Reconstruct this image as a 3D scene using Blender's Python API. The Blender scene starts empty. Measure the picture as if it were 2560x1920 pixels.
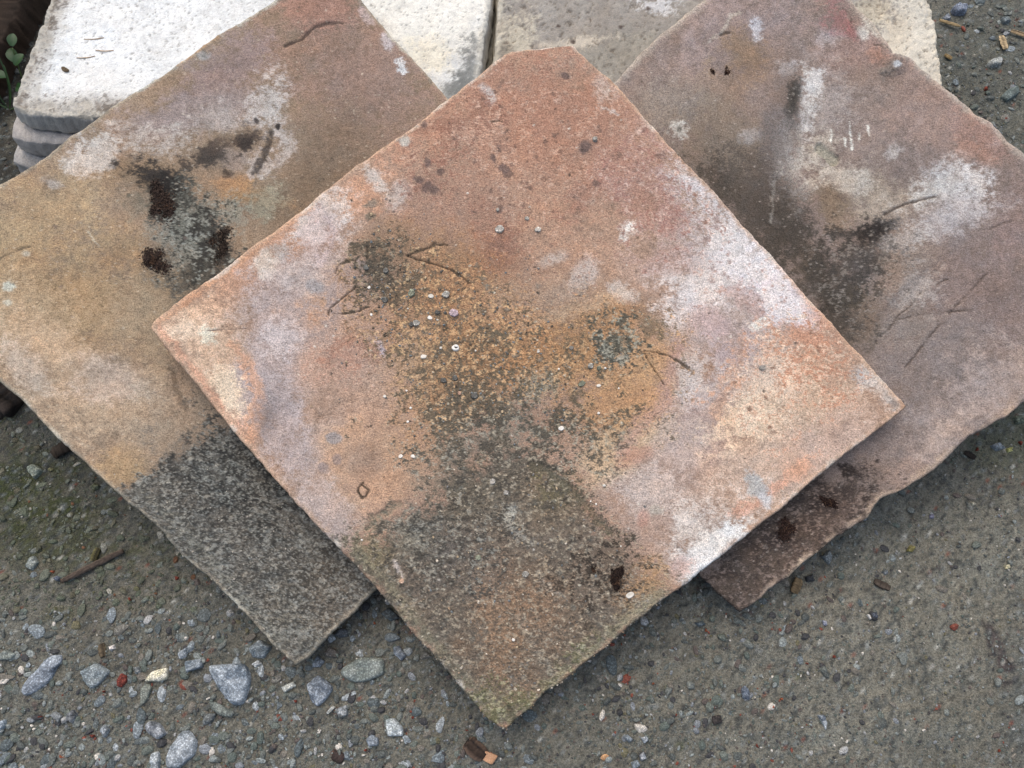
import bpy, math
import numpy as np

# ------------------------------------------------------------------ camera, sky, sun, exposure
SC = bpy.context.scene
COL = SC.collection
DEP = math.radians(70.0)
FPX = 1970.0
CAMH = 0.70
cam = bpy.data.cameras.new('camera')
cam.sensor_width = 36.0
cam.lens = 36.0 * FPX / 2560.0
cam.clip_start = 0.01
cam.clip_end = 200.0
cob = bpy.data.objects.new('camera', cam)
cob.location = (0, 0, CAMH)
cob.rotation_euler = (math.pi / 2 - DEP, 0, 0)
COL.objects.link(cob)
SC.camera = cob

SUN_EL, SUN_AZ = math.radians(62.0), math.radians(-20.0)      # azimuth from +Y towards +X
world = bpy.data.worlds.new('World')
SC.world = world
world.use_nodes = True
wn = world.node_tree
bg = wn.nodes['Background']
sky = wn.nodes.new('ShaderNodeTexSky')
sky.sky_type = 'NISHITA'
sky.sun_disc = False
sky.sun_elevation = SUN_EL
sky.sun_rotation = SUN_AZ
sky.air_density = 1.0
sky.dust_density = 4.2
sky.ozone_density = 0.3
wn.links.new(sky.outputs['Color'], bg.inputs['Color'])
bg.inputs['Strength'].default_value = 0.15
sun = bpy.data.lights.new('sun', 'SUN')
sun.energy = 1.1
sun.angle = math.radians(95.0)
sun.color = (1.0, 0.985, 0.96)
sob = bpy.data.objects.new('sun', sun)
sob.rotation_euler = (math.pi / 2 - SUN_EL, 0, math.pi - SUN_AZ)
COL.objects.link(sob)
SC.view_settings.view_transform = 'Standard'
SC.view_settings.look = 'None'
SC.view_settings.gamma = 1.0
SC.view_settings.use_curve_mapping = False
SC.view_settings.exposure = 0.36
SC.cycles.max_bounces = 5

# ------------------------------------------------------------------ picture-to-place helpers
# Measurements were read off the photograph on a 2212 x 1659 grid; at() turns one into a point on a plane of the place.
K = 2560.0 / 2212.0
DV = np.array([0, math.cos(DEP), -math.sin(DEP)])
UV = np.array([0, math.sin(DEP), math.cos(DEP)])
CV = np.array([0, 0, CAMH])


class Plane:
    """z = z0 + tan(pitch)(y-y0) + tan(roll)(x-x0)"""
    def __init__(self, x, y, z, pitch=0.0, roll=0.0):
        self.n = np.array([-math.tan(math.radians(roll)), -math.tan(math.radians(pitch)), 1.0])
        v = ray(np.array([[x, y]], float))[0]
        self.p = CV + v * (z - CAMH) / v[2]

    def at(self, pts):
        v = ray(np.atleast_2d(np.asarray(pts, float)))
        return CV + v * (((self.p - CV) @ self.n) / (v @ self.n))[:, None]

    def z(self, X, Y):
        return self.p[2] + (self.p[0] - X) * self.n[0] + (self.p[1] - Y) * self.n[1]


def ray(P):
    x = (P[:, 0] * K - 1280) / FPX
    y = (960 - P[:, 1] * K) / FPX
    return DV[None] + x[:, None] * np.array([1., 0, 0])[None] + y[:, None] * UV[None]


def proj(X, Y, Z):
    q = np.stack([X, Y, Z - CAMH], -1)
    w = q @ DV
    return (q[..., 0] / w * FPX + 1280) / K, (960 - (q @ UV) / w * FPX) / K


GROUND = Plane(1106, 830, 0.0)


def c2(x0, y0, pts):
    """points measured in an enlarged crop that starts at photo pixel x0, y0"""
    return [(0.8641 * x0 + 0.3125 * a, 0.8641 * y0 + 0.3125 * b) for a, b in pts]


def px(pts):
    return [(a / K, b / K) for a, b in pts]


# ------------------------------------------------------------------ noise
def hsh(ix, iy, seed):
    h = (ix.astype(np.int64) * 374761393 + iy.astype(np.int64) * 668265263 + seed * 1442695041) & 0xFFFFFFFF
    h = ((h ^ (h >> 13)) * 1274126177) & 0xFFFFFFFF
    h = ((h ^ (h >> 16)) * 2246822519) & 0xFFFFFFFF
    return ((h ^ (h >> 15)) & 0xFFFFFF) / float(0xFFFFFF)


def vnoise(x, y, seed):
    ix, iy = np.floor(x), np.floor(y)
    fx, fy = x - ix, y - iy
    ix, iy = ix.astype(np.int64), iy.astype(np.int64)
    fx = fx * fx * fx * (fx * (fx * 6 - 15) + 10)
    fy = fy * fy * fy * (fy * (fy * 6 - 15) + 10)
    a = hsh(ix, iy, seed); b = hsh(ix + 1, iy, seed)
    c = hsh(ix, iy + 1, seed); d = hsh(ix + 1, iy + 1, seed)
    return (a + (b - a) * fx + (c - a) * fy + (a - b - c + d) * fx * fy) * 2 - 1


def fbm(x, y, scale, seed, octv=4, gain=0.55):
    s, amp, tot = 0.0, 1.0, 0.0
    ca, sa = 0.8, 0.6
    x, y = x / scale, y / scale
    for o in range(octv):
        s = s + amp * vnoise(x + 17.3 * o, y - 9.1 * o, seed + o * 31)
        tot += amp
        amp *= gain
        x, y = 2.03 * (ca * x - sa * y), 2.03 * (sa * x + ca * y)
    return s / tot * 1.6


def sstep(a, b, v):
    t = np.clip((v - a) / (b - a), 0, 1)
    return t * t * (3 - 2 * t)


def lin(c):
    c = np.asarray(c, float) / 255.0
    return np.where(c <= 0.04045, c / 12.92, ((c + 0.055) / 1.055) ** 2.4)


# ------------------------------------------------------------------ painting stains on a surface
class Paint:
    def __init__(self, X, Y, base, seed):
        self.X, self.Y, self.seed = X, Y, seed
        self.nA = fbm(X, Y, 120, seed, 4)
        self.nB = fbm(X, Y, 45, seed + 100, 4)
        self.nC = fbm(X, Y, 12, seed + 200, 3, 0.65)
        self.nD = fbm(X, Y, 4.5, seed + 300, 2, 0.8)
        self.nC2 = fbm(X, Y, 11, seed + 900, 3, 0.65)
        self.nD2 = fbm(X, Y, 4.5, seed + 950, 2, 0.8)
        w = hsh(np.arange(X.size).reshape(X.shape), np.zeros(X.shape, np.int64) + seed, 5)
        self.w = w
        self.g = 1 / (1 + np.exp(-3.2 * (0.75 * (w * 2 - 1) + 0.8 * self.nD + 0.8 * self.nC)))     # sand-grain field, 0..1
        self.C = np.broadcast_to(lin(base), X.shape + (3,)).copy()
        self.H = np.zeros_like(X)

    def put(self, m, col, a=1.0):
        m = (m * a)[..., None]
        self.C = self.C * (1 - m) + lin(col) * m

    def bm(self, x, y, rx, ry, rot=0.0, soft=0.8, wob=0.45, grit=0.25):
        k = min(9.0, 0.22 * min(rx, ry))
        dx = self.X - x + self.nB * k; dy = self.Y - y + np.roll(self.nB, 37, 0) * k
        c, s = math.cos(math.radians(rot)), math.sin(math.radians(rot))
        u, v = (dx * c + dy * s) / rx, (-dx * s + dy * c) / ry
        big = min(1.0, max(rx, ry) / 130.0)
        val = 1.12 - np.sqrt(u * u + v * v) + wob * (0.65 * big * self.nA + 0.5 * self.nB + 0.25 * (1 - big) * self.nC) + 0.2 * grit * self.nC
        return self.dis(sstep(0, soft * 1.15, val + 0.2 * soft), grit)

    def dis(self, m, grit):
        """let a smooth stain break up into grains where it thins out"""
        return np.clip(m + min(1.0, 0.35 + grit) * (self.g * 2 - 1) * 2.3 * m * (1 - m), 0, 1)

    def b(self, x, y, rx, ry, rot, col, a=1.0, soft=0.8, wob=0.45, grit=0.25):
        self.put(self.bm(x, y, rx, ry, rot, soft, wob, grit), col, a)

    def dist(self, pts, jit=0.0):
        X = self.X + jit * (self.nC + 0.6 * self.nB); Y = self.Y + jit * (np.roll(self.nC, 53, 1) + 0.6 * np.roll(self.nB, 53, 1))
        D = np.full(X.shape, 1e9)
        for (ax, ay), (bx, by) in zip(pts[:-1], pts[1:]):
            ex, ey = bx - ax, by - ay
            t = np.clip(((X - ax) * ex + (Y - ay) * ey) / (ex * ex + ey * ey + 1e-9), 0, 1)
            D = np.minimum(D, np.hypot(X - ax - t * ex, Y - ay - t * ey))
        return D

    def s(self, pts, w, col=None, a=1.0, depth=0.0, jit=2.5, grit=0.35, soft=0.8, broken=0.0):
        if depth > 0 and w < 6:      # a crack: thin, broken, uneven
            val = 0.85 - self.dist(pts, jit * 0.7) / w + 0.4 * self.nC + 0.3 * self.nB
            m = sstep(0, 0.55, val) * (1 - broken * sstep(0.3, -0.4, np.roll(self.nB, 23, 0) + 0.5 * self.nD))
            a, depth = min(1, a * 1.1), depth * 0.8
        else:
            val = 1.1 - self.dist(pts, jit) / w + grit * 0.35 * self.nC + 0.25 * self.nB
            m = self.dis(sstep(0, soft * 1.3, val + 0.12), grit)
        if col is not None:
            self.put(m, col, a)
        if depth:
            self.H -= depth * m

    def speck(self, cell, prob, r0, r1, col, a=1.0, seed=0, mask=None, depth=0.0, wob=0.35, aspect=1.0):
        X = self.X + wob * r1 * (self.nC + self.nD); Y = (self.Y + wob * r1 * np.roll(self.nC + self.nD, 29, 0)) * aspect
        ix, iy = np.floor(X / cell).astype(np.int64), np.floor(Y / cell).astype(np.int64)
        m = np.zeros_like(X)
        for di in (-1, 0, 1):
            for dj in (-1, 0, 1):
                jx, jy = ix + di, iy + dj
                on = hsh(jx, jy, seed + 1) < prob
                qx = (jx + hsh(jx, jy, seed + 2)) * cell
                qy = (jy + hsh(jx, jy, seed + 3)) * cell
                r = r0 + (r1 - r0) * hsh(jx, jy, seed + 4) ** 2
                d = np.hypot(X - qx, Y - qy)
                m = np.maximum(m, on * sstep(1.1, 0.6, d / r))
        if mask is not None:
            m = m * mask
        if col is not None:
            self.put(m, col, a)
        if depth:
            self.H -= depth * m
        return m

    def gritty(self, m, dark, pale, a=0.9, cover=0.5):
        """a crust of dark and pale grains, a few grains across, thinning out with the mask"""
        n = 0.5 + 0.5 * np.clip(0.9 * self.nC + 0.75 * self.nD + 0.25 * (self.w * 2 - 1) + 0.35 * self.nB, -1, 1)
        th = 1 - cover * m
        self.put(sstep(th - 0.06, th + 0.06, n) * (m > 0.02), dark, a)
        n2 = 0.5 + 0.5 * np.clip(0.9 * self.nC2 + 0.75 * self.nD2, -1, 1)
        th = 1 - 0.55 * cover * m
        self.put(sstep(th - 0.05, th + 0.05, n2) * (m > 0.02), pale, a * 0.8)

    def flake(self, x, y, rx, ry, rot, col, a=0.9, hole=0.5, wob=0.5):
        """a thin crust with a crisp, eaten outline and holes"""
        m = sstep(0, 1.0, 1.15 - self.ell(x, y, rx, ry, rot) + wob * (0.5 * self.nA + 0.5 * self.nB))
        v = m + hole * (0.55 * self.nC2 + 0.35 * self.nD + 0.3 * np.roll(self.nB, 11, 0))
        self.put(sstep(0.42, 0.56, v) * sstep(0.05, 0.30, m), col, a)

    def poly(self, pts, soft=14.0, wob=16.0, grit=0.6):
        """stain filling a polygon, its border wandering with the noise"""
        P = pts + [pts[0]]
        D = self.dist(P, 0.0)
        X, Y = self.X, self.Y
        ins = np.zeros(X.shape, bool)
        for (x0, y0), (x1, y1) in zip(P[:-1], P[1:]):
            ins ^= ((y0 > Y) != (y1 > Y)) & (X < x0 + (Y - y0) / (y1 - y0 + 1e-9) * (x1 - x0))
        d = np.where(ins, D, -D) + wob * (0.7 * self.nB + 0.5 * self.nC + 0.4 * self.nA)
        return self.dis(sstep(-soft, soft, d), grit)

    def ell(self, x, y, rx, ry, rot):
        c, s = math.cos(math.radians(rot)), math.sin(math.radians(rot))
        dx, dy = self.X - x, self.Y - y
        return np.hypot((dx * c + dy * s) / rx, (-dx * s + dy * c) / ry)

    def grain(self, amp, seed=0, tint=0.05, desat=0.0, gain=(1., 1., 1.), cloud=0.10, bright=1.0):
        """cloudiness of the fired clay and sand-grain speckle, then an overall tone"""
        C = self.C
        C *= np.clip(1 + cloud * (0.7 * self.nA + 0.9 * self.nB) + amp * (1.3 * self.nC + 1.0 * self.nD + 0.6 * (self.w * 2 - 1)), 0.35, 1.9)[..., None]
        r = np.roll(self.nB, 61, 1) + 0.7 * np.roll(self.nA, 41, 0) + 0.5 * np.roll(self.nC, 17, 0)
        C[..., 0] *= 1 + tint * r
        C[..., 2] *= 1 - tint * r
        lum = (C @ np.array([0.3, 0.55, 0.15]))[..., None]
        C = C + (lum - C) * desat
        sat = np.clip((C[..., :1] - C[..., 2:]) / (C[..., :1] + 1e-6) * 2.2, 0, 1)
        self.C = np.clip(C * bright * (1 + (np.asarray(gain) - 1) * sat), 0.004, 0.92)


# ------------------------------------------------------------------ mesh helpers
def mesh_from(name, V, F4=None, F3=None, C=None, smooth=True):
    """V (n,3); F4 (m,4) and F3 (k,3) index arrays; C (n,3) linear colour"""
    me = bpy.data.meshes.new(name)
    F4 = np.zeros((0, 4), np.int32) if F4 is None else np.asarray(F4, np.int32)
    F3 = np.zeros((0, 3), np.int32) if F3 is None else np.asarray(F3, np.int32)
    me.vertices.add(len(V))
    me.vertices.foreach_set('co', np.asarray(V, np.float32).ravel())
    nl = F4.size + F3.size
    me.loops.add(nl)
    me.loops.foreach_set('vertex_index', np.concatenate([F4.ravel(), F3.ravel()]).astype(np.int32))
    me.polygons.add(len(F4) + len(F3))
    st = np.concatenate([np.arange(len(F4)) * 4, F4.size + np.arange(len(F3)) * 3]).astype(np.int32)
    me.polygons.foreach_set('loop_start', st)
    me.polygons.foreach_set('use_smooth', np.full(len(st), smooth, bool))
    if C is not None:
        at = me.color_attributes.new('Col', 'FLOAT_COLOR', 'POINT')
        c4 = np.ones((len(V), 4), np.float32)
        c4[:, :3] = C
        at.data.foreach_set('color', c4.ravel())
    me.update(calc_edges=True)
    me.validate()
    return me


def add(name, me, mat, label=None, cat=None, group=None, kind=None, parent=None, loc=None):
    o = bpy.data.objects.new(name, me)
    COL.objects.link(o)
    if me is not None and mat is not None and not me.materials:
        me.materials.append(mat)
    if label: o['label'] = label
    if cat: o['category'] = cat
    if group: o['group'] = group
    if kind: o['kind'] = kind
    if parent: o.parent = parent
    if loc is not None: o.location = loc
    return o


def quads(nu, nv):
    i = np.arange(nu - 1)[:, None] * nv + np.arange(nv - 1)[None]
    return np.stack([i, i + nv, i + nv + 1, i + 1], -1).reshape(-1, 4)


# ------------------------------------------------------------------ materials
def mat_vcol(name, grain=0.25, gscale=900.0, bump=0.4, bscale=700.0, bdist=0.0006, rough=0.92, spec=0.2, coarse=0.0, pits=0.0):
    m = bpy.data.materials.new(name)
    m.use_nodes = True
    nt = m.node_tree
    N, L = nt.nodes, nt.links
    bs = N['Principled BSDF']
    bs.inputs['Roughness'].default_value = rough
    bs.inputs['Specular IOR Level'].default_value = spec
    at = N.new('ShaderNodeAttribute'); at.attribute_name = 'Col'
    tc = N.new('ShaderNodeTexCoord')
    n1 = N.new('ShaderNodeTexNoise'); n1.inputs['Scale'].default_value = gscale; n1.inputs['Detail'].default_value = 3.0; n1.inputs['Roughness'].default_value = 0.7
    L.new(tc.outputs['Object'], n1.inputs['Vector'])
    mr = N.new('ShaderNodeMapRange')
    mr.inputs['From Min'].default_value = 0.3; mr.inputs['From Max'].default_value = 0.7
    mr.inputs['To Min'].default_value = 1 - grain; mr.inputs['To Max'].default_value = 1 + grain
    L.new(n1.outputs['Fac'], mr.inputs['Value'])
    mx = N.new('ShaderNodeVectorMath'); mx.operation = 'MULTIPLY'
    L.new(at.outputs['Color'], mx.inputs[0]); L.new(mr.outputs['Result'], mx.inputs[1])
    L.new(mx.outputs['Vector'], bs.inputs['Base Color'])
    n2 = N.new('ShaderNodeTexNoise'); n2.inputs['Scale'].default_value = bscale; n2.inputs['Detail'].default_value = 4.0; n2.inputs['Roughness'].default_value = 0.65
    L.new(tc.outputs['Object'], n2.inputs['Vector'])
    bp = N.new('ShaderNodeBump'); bp.inputs['Strength'].default_value = bump; bp.inputs['Distance'].default_value = bdist
    L.new(n2.outputs['Fac'], bp.inputs['Height'])
    L.new(bp.outputs['Normal'], bs.inputs['Normal'])
    return m


M_TERRA = mat_vcol('weathered_terracotta', 0.5, 950, 0.8, 750, 0.0015)
M_PALE = mat_vcol('pale_rough_clay', 0.14, 900, 0.9, 600, 0.0016)
M_MUD = mat_vcol('damp_mud', 0.35, 1300, 1.0, 550, 0.0028, 0.75, 0.3)
M_GRAV = mat_vcol('gravel_stone', 0.30, 1300, 0.5, 900, 0.001, 0.7, 0.3)
M_STONE = mat_vcol('speckled_stone', 0.25, 1200, 0.7, 800, 0.0012, 0.7, 0.3)


def add_speckle(m, scale=650.0, lo=0.50, hi=0.60, lift=0.75):
    """pale mineral speckle in a stone"""
    nt = m.node_tree
    N, L = nt.nodes, nt.links
    bs = N['Principled BSDF']
    src = bs.inputs['Base Color'].links[0].from_socket
    tc = N.new('ShaderNodeTexCoord')
    no = N.new('ShaderNodeTexNoise'); no.inputs['Scale'].default_value = scale; no.inputs['Detail'].default_value = 4.0; no.inputs['Roughness'].default_value = 0.75
    L.new(tc.outputs['Object'], no.inputs['Vector'])
    mr = N.new('ShaderNodeMapRange'); mr.inputs['From Min'].default_value = lo; mr.inputs['From Max'].default_value = hi
    mr.inputs['To Min'].default_value = 0.72; mr.inputs['To Max'].default_value = 1.0 + lift
    L.new(no.outputs['Fac'], mr.inputs['Value'])
    mx = N.new('ShaderNodeVectorMath'); mx.operation = 'MULTIPLY'
    L.new(src, mx.inputs[0]); L.new(mr.outputs['Result'], mx.inputs[1])
    L.new(mx.outputs['Vector'], bs.inputs['Base Color'])


add_speckle(M_STONE)
add_speckle(M_TERRA, 480.0, 0.36, 0.42, 0.02)      # sharp dark pores
add_speckle(M_MUD, 620.0, 0.40, 0.58, 0.30)
add_speckle(M_MUD, 260.0, 0.38, 0.46, 0.05)
add_speckle(M_GRAV, 900.0, 0.46, 0.60, 0.55)
M_WOOD = mat_vcol('old_wood', 0.25, 700, 0.5, 500, 0.001, 0.85, 0.2)
M_MOSS = mat_vcol('dried_moss', 0.4, 900, 0.3, 700, 0.0006, 0.95, 0.1)
M_LEAF = mat_vcol('leaf', 0.15, 500, 0.2, 500, 0.0004, 0.5, 0.4)
M_SHELL = mat_vcol('shell', 0.06, 900, 0.2, 700, 0.0003, 0.5, 0.4)


# ------------------------------------------------------------------ tiles
def resample(pts, n):
    pts = np.asarray(pts, float)
    d = np.concatenate([[0], np.cumsum(np.linalg.norm(np.diff(pts, axis=0), axis=1))])
    t = np.linspace(0, d[-1], n)
    return np.stack([np.interp(t, d, pts[:, i]) for i in range(pts.shape[1])], 1)


class Tile:
    """a fired clay tile: dense top surface inside four edge curves, worn rim, rough side, underside"""
    def __init__(self, plane, sides, n, m, thick, seed, edge=0.0008, rim=0.003, flat=0.0012):
        self.plane, self.thick, self.n, self.m = plane, thick, n, m
        s = [resample(plane.at(p)[:, :2], k) for p, k in zip(sides, (n, m, n, m))]
        rng = np.random.RandomState(seed)
        # sides: 0 a->b (u), 1 b->c (v), 2 d->c (u), 3 a->d (v)
        for q, cv in enumerate(s):
            t = np.gradient(cv, axis=0); t /= np.linalg.norm(t, axis=1)[:, None] + 1e-12
            nr = np.stack([-t[:, 1], t[:, 0]], 1)
            k = np.arange(len(cv)) * 0.0008
            w = (fbm(k, k * 0 + q * 7.7, 0.012, seed + q, 4, 0.7) + 0.25 * fbm(k, k * 0 + q * 3.7, 0.0028, seed + q + 40, 2, 0.8)) * edge
            w *= np.clip(np.minimum(np.arange(len(cv)), len(cv) - 1 - np.arange(len(cv))) / 6.0, 0, 1)
            cv += nr * w[:, None]
        u = np.linspace(0, 1, n)[:, None, None]; v = np.linspace(0, 1, m)[None, :, None]
        A, B, Cc, D = s[0][0], s[0][-1], s[1][-1], s[3][-1]
        P = ((1 - v) * s[0][:, None] + v * s[2][:, None] + (1 - u) * s[3][None] + u * s[1][None]
             - ((1 - u) * (1 - v) * A + u * (1 - v) * B + u * v * Cc + (1 - u) * v * D))
        self.P = P
        X, Y = P[..., 0], P[..., 1]
        Z = plane.z(X, Y)
        self.X, self.Y, self.Z = X, Y, Z
        self.sx, self.sy = proj(X, Y, Z)
        lu = np.linalg.norm(B - A); lv = np.linalg.norm(D - A)
        uu = np.linspace(0, 1, n)[:, None] * lu; vv = np.linspace(0, 1, m)[None] * lv
        self.d = np.minimum(np.minimum(uu, lu - uu), np.minimum(vv, lv - vv))
        self.seed, self.rim, self.flat = seed, rim, flat
        self.proud = False

    def finish(self, pt, name, mat, label, cat='tile', group=None, side_col=(150, 125, 105)):
        X, Y, n, m = self.X, self.Y, self.n, self.m
        h = pt.H + self.flat * (fbm(X, Y, 0.10, self.seed + 5, 3)) + 0.00025 * fbm(X, Y, 0.006, self.seed + 9, 3)
        R = self.rim * (0.75 + 0.5 * fbm(X, Y, 0.018, self.seed + 11, 3))
        R = np.clip(R, 0.0008, None)
        t = np.clip(self.d / R, 0, 1)
        h = h - R * (1 - np.sqrt(np.clip(1 - (1 - t) ** 2, 0, 1))) * 0.9
        Z = self.Z + h
        self.top = Z
        V = [np.stack([X, Y, Z], -1).reshape(-1, 3)]
        C = [pt.C.reshape(-1, 3)]
        idx = np.arange(n * m).reshape(n, m)
        loop = np.concatenate([idx[:-1, 0], idx[-1, :-1], idx[:0:-1, -1], idx[0, :0:-1]])
        k = len(loop)
        cen = np.array([X.mean(), Y.mean()])
        base = V[0][loop]
        out = base[:, :2] - cen; out /= np.linalg.norm(out, axis=1)[:, None]
        F = [quads(n, m)]
        prev = loop
        off = n * m
        ar = np.arange(k) * 0.0009
        pz = self.plane.z(base[:, 0], base[:, 1])
        rings = (0.10, 0.22, 0.36, 0.5, 0.64, 0.78, 0.90, 0.98)
        for q, fr in enumerate(rings):
            w = 0.0013 * fbm(ar, ar * 0 + fr * 0.022, 0.009, self.seed + 21, 4, 0.7) * min(1, 4 * fr) + (0.004 if self.proud else -0.013) * fr - (0.002 if fr > 0.95 else 0)
            xy = base[:, :2] + out * w[:, None]
            z = pz - self.thick * fr
            z = np.minimum(z, base[:, 2] - 0.0003 * (q + 1))
            V.append(np.column_stack([xy, z]))
            cc = lin(side_col)[None] * (1 + 0.22 * fbm(ar, ar * 0 + fr * 0.022, 0.006, self.seed + 3, 4, 0.8))[:, None]
            C.append(np.clip(cc, 0.01, 1))
            cur = off + np.arange(k)
            F.append(np.stack([prev, np.roll(prev, -1), np.roll(cur, -1), cur], 1)[:, ::-1])
            prev = cur; off += k
        V.append(np.array([[cen[0], cen[1], self.plane.z(*cen) - self.thick]]))
        C.append(lin(side_col)[None])
        F3 = np.stack([prev, np.roll(prev, -1), np.full(k, off)], 1)[:, ::-1]
        me = mesh_from(name, np.concatenate(V), np.concatenate(F), F3, np.concatenate(C))
        # make the winding outward whatever order the sides were given in
        if me.polygons[0].normal.z < 0:
            me.flip_normals()
        return add(name, me, mat, label, cat, group)

    def height(self, x, y):
        i = np.argmin((self.sx - x) ** 2 + (self.sy - y) ** 2)
        return np.array([self.X.flat[i], self.Y.flat[i], self.top.flat[i]])


TH = 0.021


# ------------------------------------------------------------------ the ground
def dens_axis(lo, hi, step, far):
    core = np.arange(lo, hi + step, step)
    g = [step]
    while sum(g) < far:
        g.append(g[-1] * 1.12)
    g = np.cumsum(g)
    return np.concatenate([lo - g[::-1], core, core[-1] + g])


gx = dens_axis(-0.56, 0.56, 0.0031, 2.5)
gy = dens_axis(-0.13, 0.80, 0.0031, 2.5)
GX, GY = np.meshgrid(gx, gy, indexing='ij')
gsx, gsy = proj(GX, GY, np.zeros_like(GX))
gsx = np.clip(gsx, -900, 3200); gsy = np.clip(gsy, -1500, 2600)
gp = Paint(gsx, gsy, (112, 109, 99), 11)
# earth left of the tiles is darker, with green algae; towards the right it is plain dried mud
gp.b(60, 1000, 330, 260, 35, (72, 70, 58), 0.75, 0.9, 0.6)
gp.b(20, 330, 120, 420, 0, (46, 42, 35), 0.9, 0.5, 0.4)
gp.b(120, 1130, 260, 90, 20, (60, 64, 36), 0.8, 0.9, 0.9, 0.6)
gp.b(60, 1020, 130, 110, 20, (56, 62, 32), 0.8, 0.9, 0.9, 0.6)
gp.b(130, 1330, 60, 26, 10, (80, 78, 40), 0.7, 0.8, 0.9, 0.7)
gp.b(300, 1400, 300, 120, 20, (96, 93, 84), 0.6, 0.9, 0.6)
gp.b(1950, 1350, 420, 240, -25, (128, 124, 112), 0.85, 0.9, 0.6)
gp.b(1700, 1500, 700, 200, 0, (122, 118, 107), 0.7, 0.9, 0.6)
gp.b(2120, 200, 160, 330, 0, (88, 88, 80), 0.8, 0.9, 0.5)
gp.b(2180, 950, 120, 90, -30, (84, 88, 68), 0.6, 0.9, 0.7, 0.5)
gp.b(2200, 1500, 60, 200, 0, (88, 92, 92), 0.5, 0.9, 0.7, 0.5)
for x, y in ((1470, 1610), (1440, 1490), (1640, 1290), (1730, 1460)):
    gp.b(x, y, 14, 9, 40, (78, 84, 46), 0.6, 0.6, 0.8, 0.6)
# flattened dark purple remnant pressed into the mud on the right
gp.s(c2(1760, 1320, [(1960, 700), (1960, 800), (2010, 890), (2060, 960), (2130, 1010), (2120, 1070), (2060, 1080)]), 9, (62, 52, 54), 0.9, 0.0, 3)
gp.s(c2(1760, 1320, [(1980, 700), (2040, 820), (2070, 900), (2110, 960)]), 12, (74, 63, 64), 0.85, 0.0005, 3)
gp.s(c2(1760, 1320, [(1920, 650), (1960, 700)]), 6, (56, 50, 50), 0.8, 0.0, 3)
gp.put(sstep(0.15, 0.8, gp.nB), (98, 96, 86), 0.35)
gp.put(sstep(0.2, 0.9, gp.nC), (70, 71, 66), 0.5)
gp.put(sstep(0.3, 0.9, -gp.nC), (138, 134, 122), 0.45)
gp.speck(7, 0.5, 1.2, 4.0, (62, 66, 66), 0.75, 3, depth=-0.0006)
gp.speck(8, 0.35, 1.0, 3.0, (126, 130, 130), 0.6, 4, depth=-0.0006)
gp.speck(26, 0.2, 1.5, 4, (128, 66, 48), 0.7, 5)
gp.speck(16, 0.25, 1.0, 3.2, (176, 174, 166), 0.8, 6)
gp.speck(5.5, 0.4, 0.8, 2.2, (52, 53, 52), 0.7, 9)
gp.grain(0.13, bright=np.array([0.98, 1.0, 0.965]), tint=0.03)
gz = 0.0030 * fbm(GX, GY, 0.16, 3, 3) + 0.0012 * fbm(GX, GY, 0.022, 4, 3) + 0.0008 * gp.nC + gp.H
far = np.clip((np.maximum(np.abs(GX), np.abs(GY - 0.33)) - 0.6) / 0.5, 0, 1)
gz *= 1 - far
GZ = gz
gme = mesh_from('ground', np.stack([GX, GY, gz], -1).reshape(-1, 3), quads(len(gx), len(gy)), None, gp.C.reshape(-1, 3))
if gme.polygons[0].normal.z < 0:
    gme.flip_normals()
add('ground', gme, M_MUD, kind='structure')


def gheight(X, Y):
    i = np.clip(np.searchsorted(gx, X), 0, len(gx) - 1); j = np.clip(np.searchsorted(gy, Y), 0, len(gy) - 1)
    return GZ[i, j]
# ------------------------------------------------------------------ tile outlines (photo pixels)
PC = Plane(1262 / K, 1820 / K, 0.029, 14.6, 0.0)
PL = Plane(740 / K, 1660 / K, 0.026, 10.0, -5.0)
PR = Plane(1847 / K, 1528 / K, 0.027, 12.5, 5.0)
C_UL = px([(376, 818), (383, 804), (463, 739), (543, 684), (611, 627), (673, 583), (778, 504), (788, 492), (875, 423), (907, 401), (1034, 315), (1117, 246), (1208, 174), (1262, 136), (1276, 129), (1330, 122), (1396, 115)])
C_UR = px([(1396, 115), (1404, 119), (1420, 115), (1438, 116), (1452, 131), (1478, 159), (1533, 206), (1583, 260), (1645, 329), (1721, 412), (1793, 486), (1868, 572), (1959, 670), (2035, 757), (2107, 836), (2194, 930), (2248, 988), (2268, 1013)])
C_LR = px([(1266, 1822), (1276, 1814), (1294, 1794), (1327, 1772), (1359, 1732), (1413, 1700), (1453, 1664), (1511, 1620), (1562, 1577), (1598, 1548), (1659, 1497), (1706, 1468), (1755, 1427), (1825, 1372), (1861, 1341), (1955, 1269), (2060, 1178), (2161, 1099), (2230, 1048), (2268, 1013)])
C_LL = px([(376, 818), (401, 854), (441, 900), (524, 1005), (593, 1092), (687, 1197), (799, 1321), (860, 1385), (947, 1476), (1030, 1580), (1067, 1620), (1117, 1678), (1179, 1754), (1229, 1805), (1250, 1818), (1266, 1822)])
L_UL = px([(-317, 669), (0, 459), (119, 387), (155, 349), (231, 300), (347, 221), (409, 188), (434, 166), (542, 90), (615, 47), (687, 0), (822, -93)])
L_UR = px([(822, -93), (904, 0), (962, 69), (1030, 145), (1106, 228), (1190, 330), (1205, 800)])
L_LR = px([(737, 1665), (774, 1642), (831, 1580), (889, 1526), (942, 1475), (1130, 1310), (1205, 800)])
L_LL = px([(-317, 669), (0, 957), (47, 995), (90, 1041), (166, 1117), (231, 1175), (315, 1254), (398, 1321), (448, 1385), (514, 1436), (615, 1537), (680, 1609), (737, 1665)])
R_UL = px([(1490, 720), (1500, 238), (1533, 206), (1580, 156), (1641, 94), (1674, 67), (1717, 29), (1753, 0), (1934, -172)])
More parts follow.
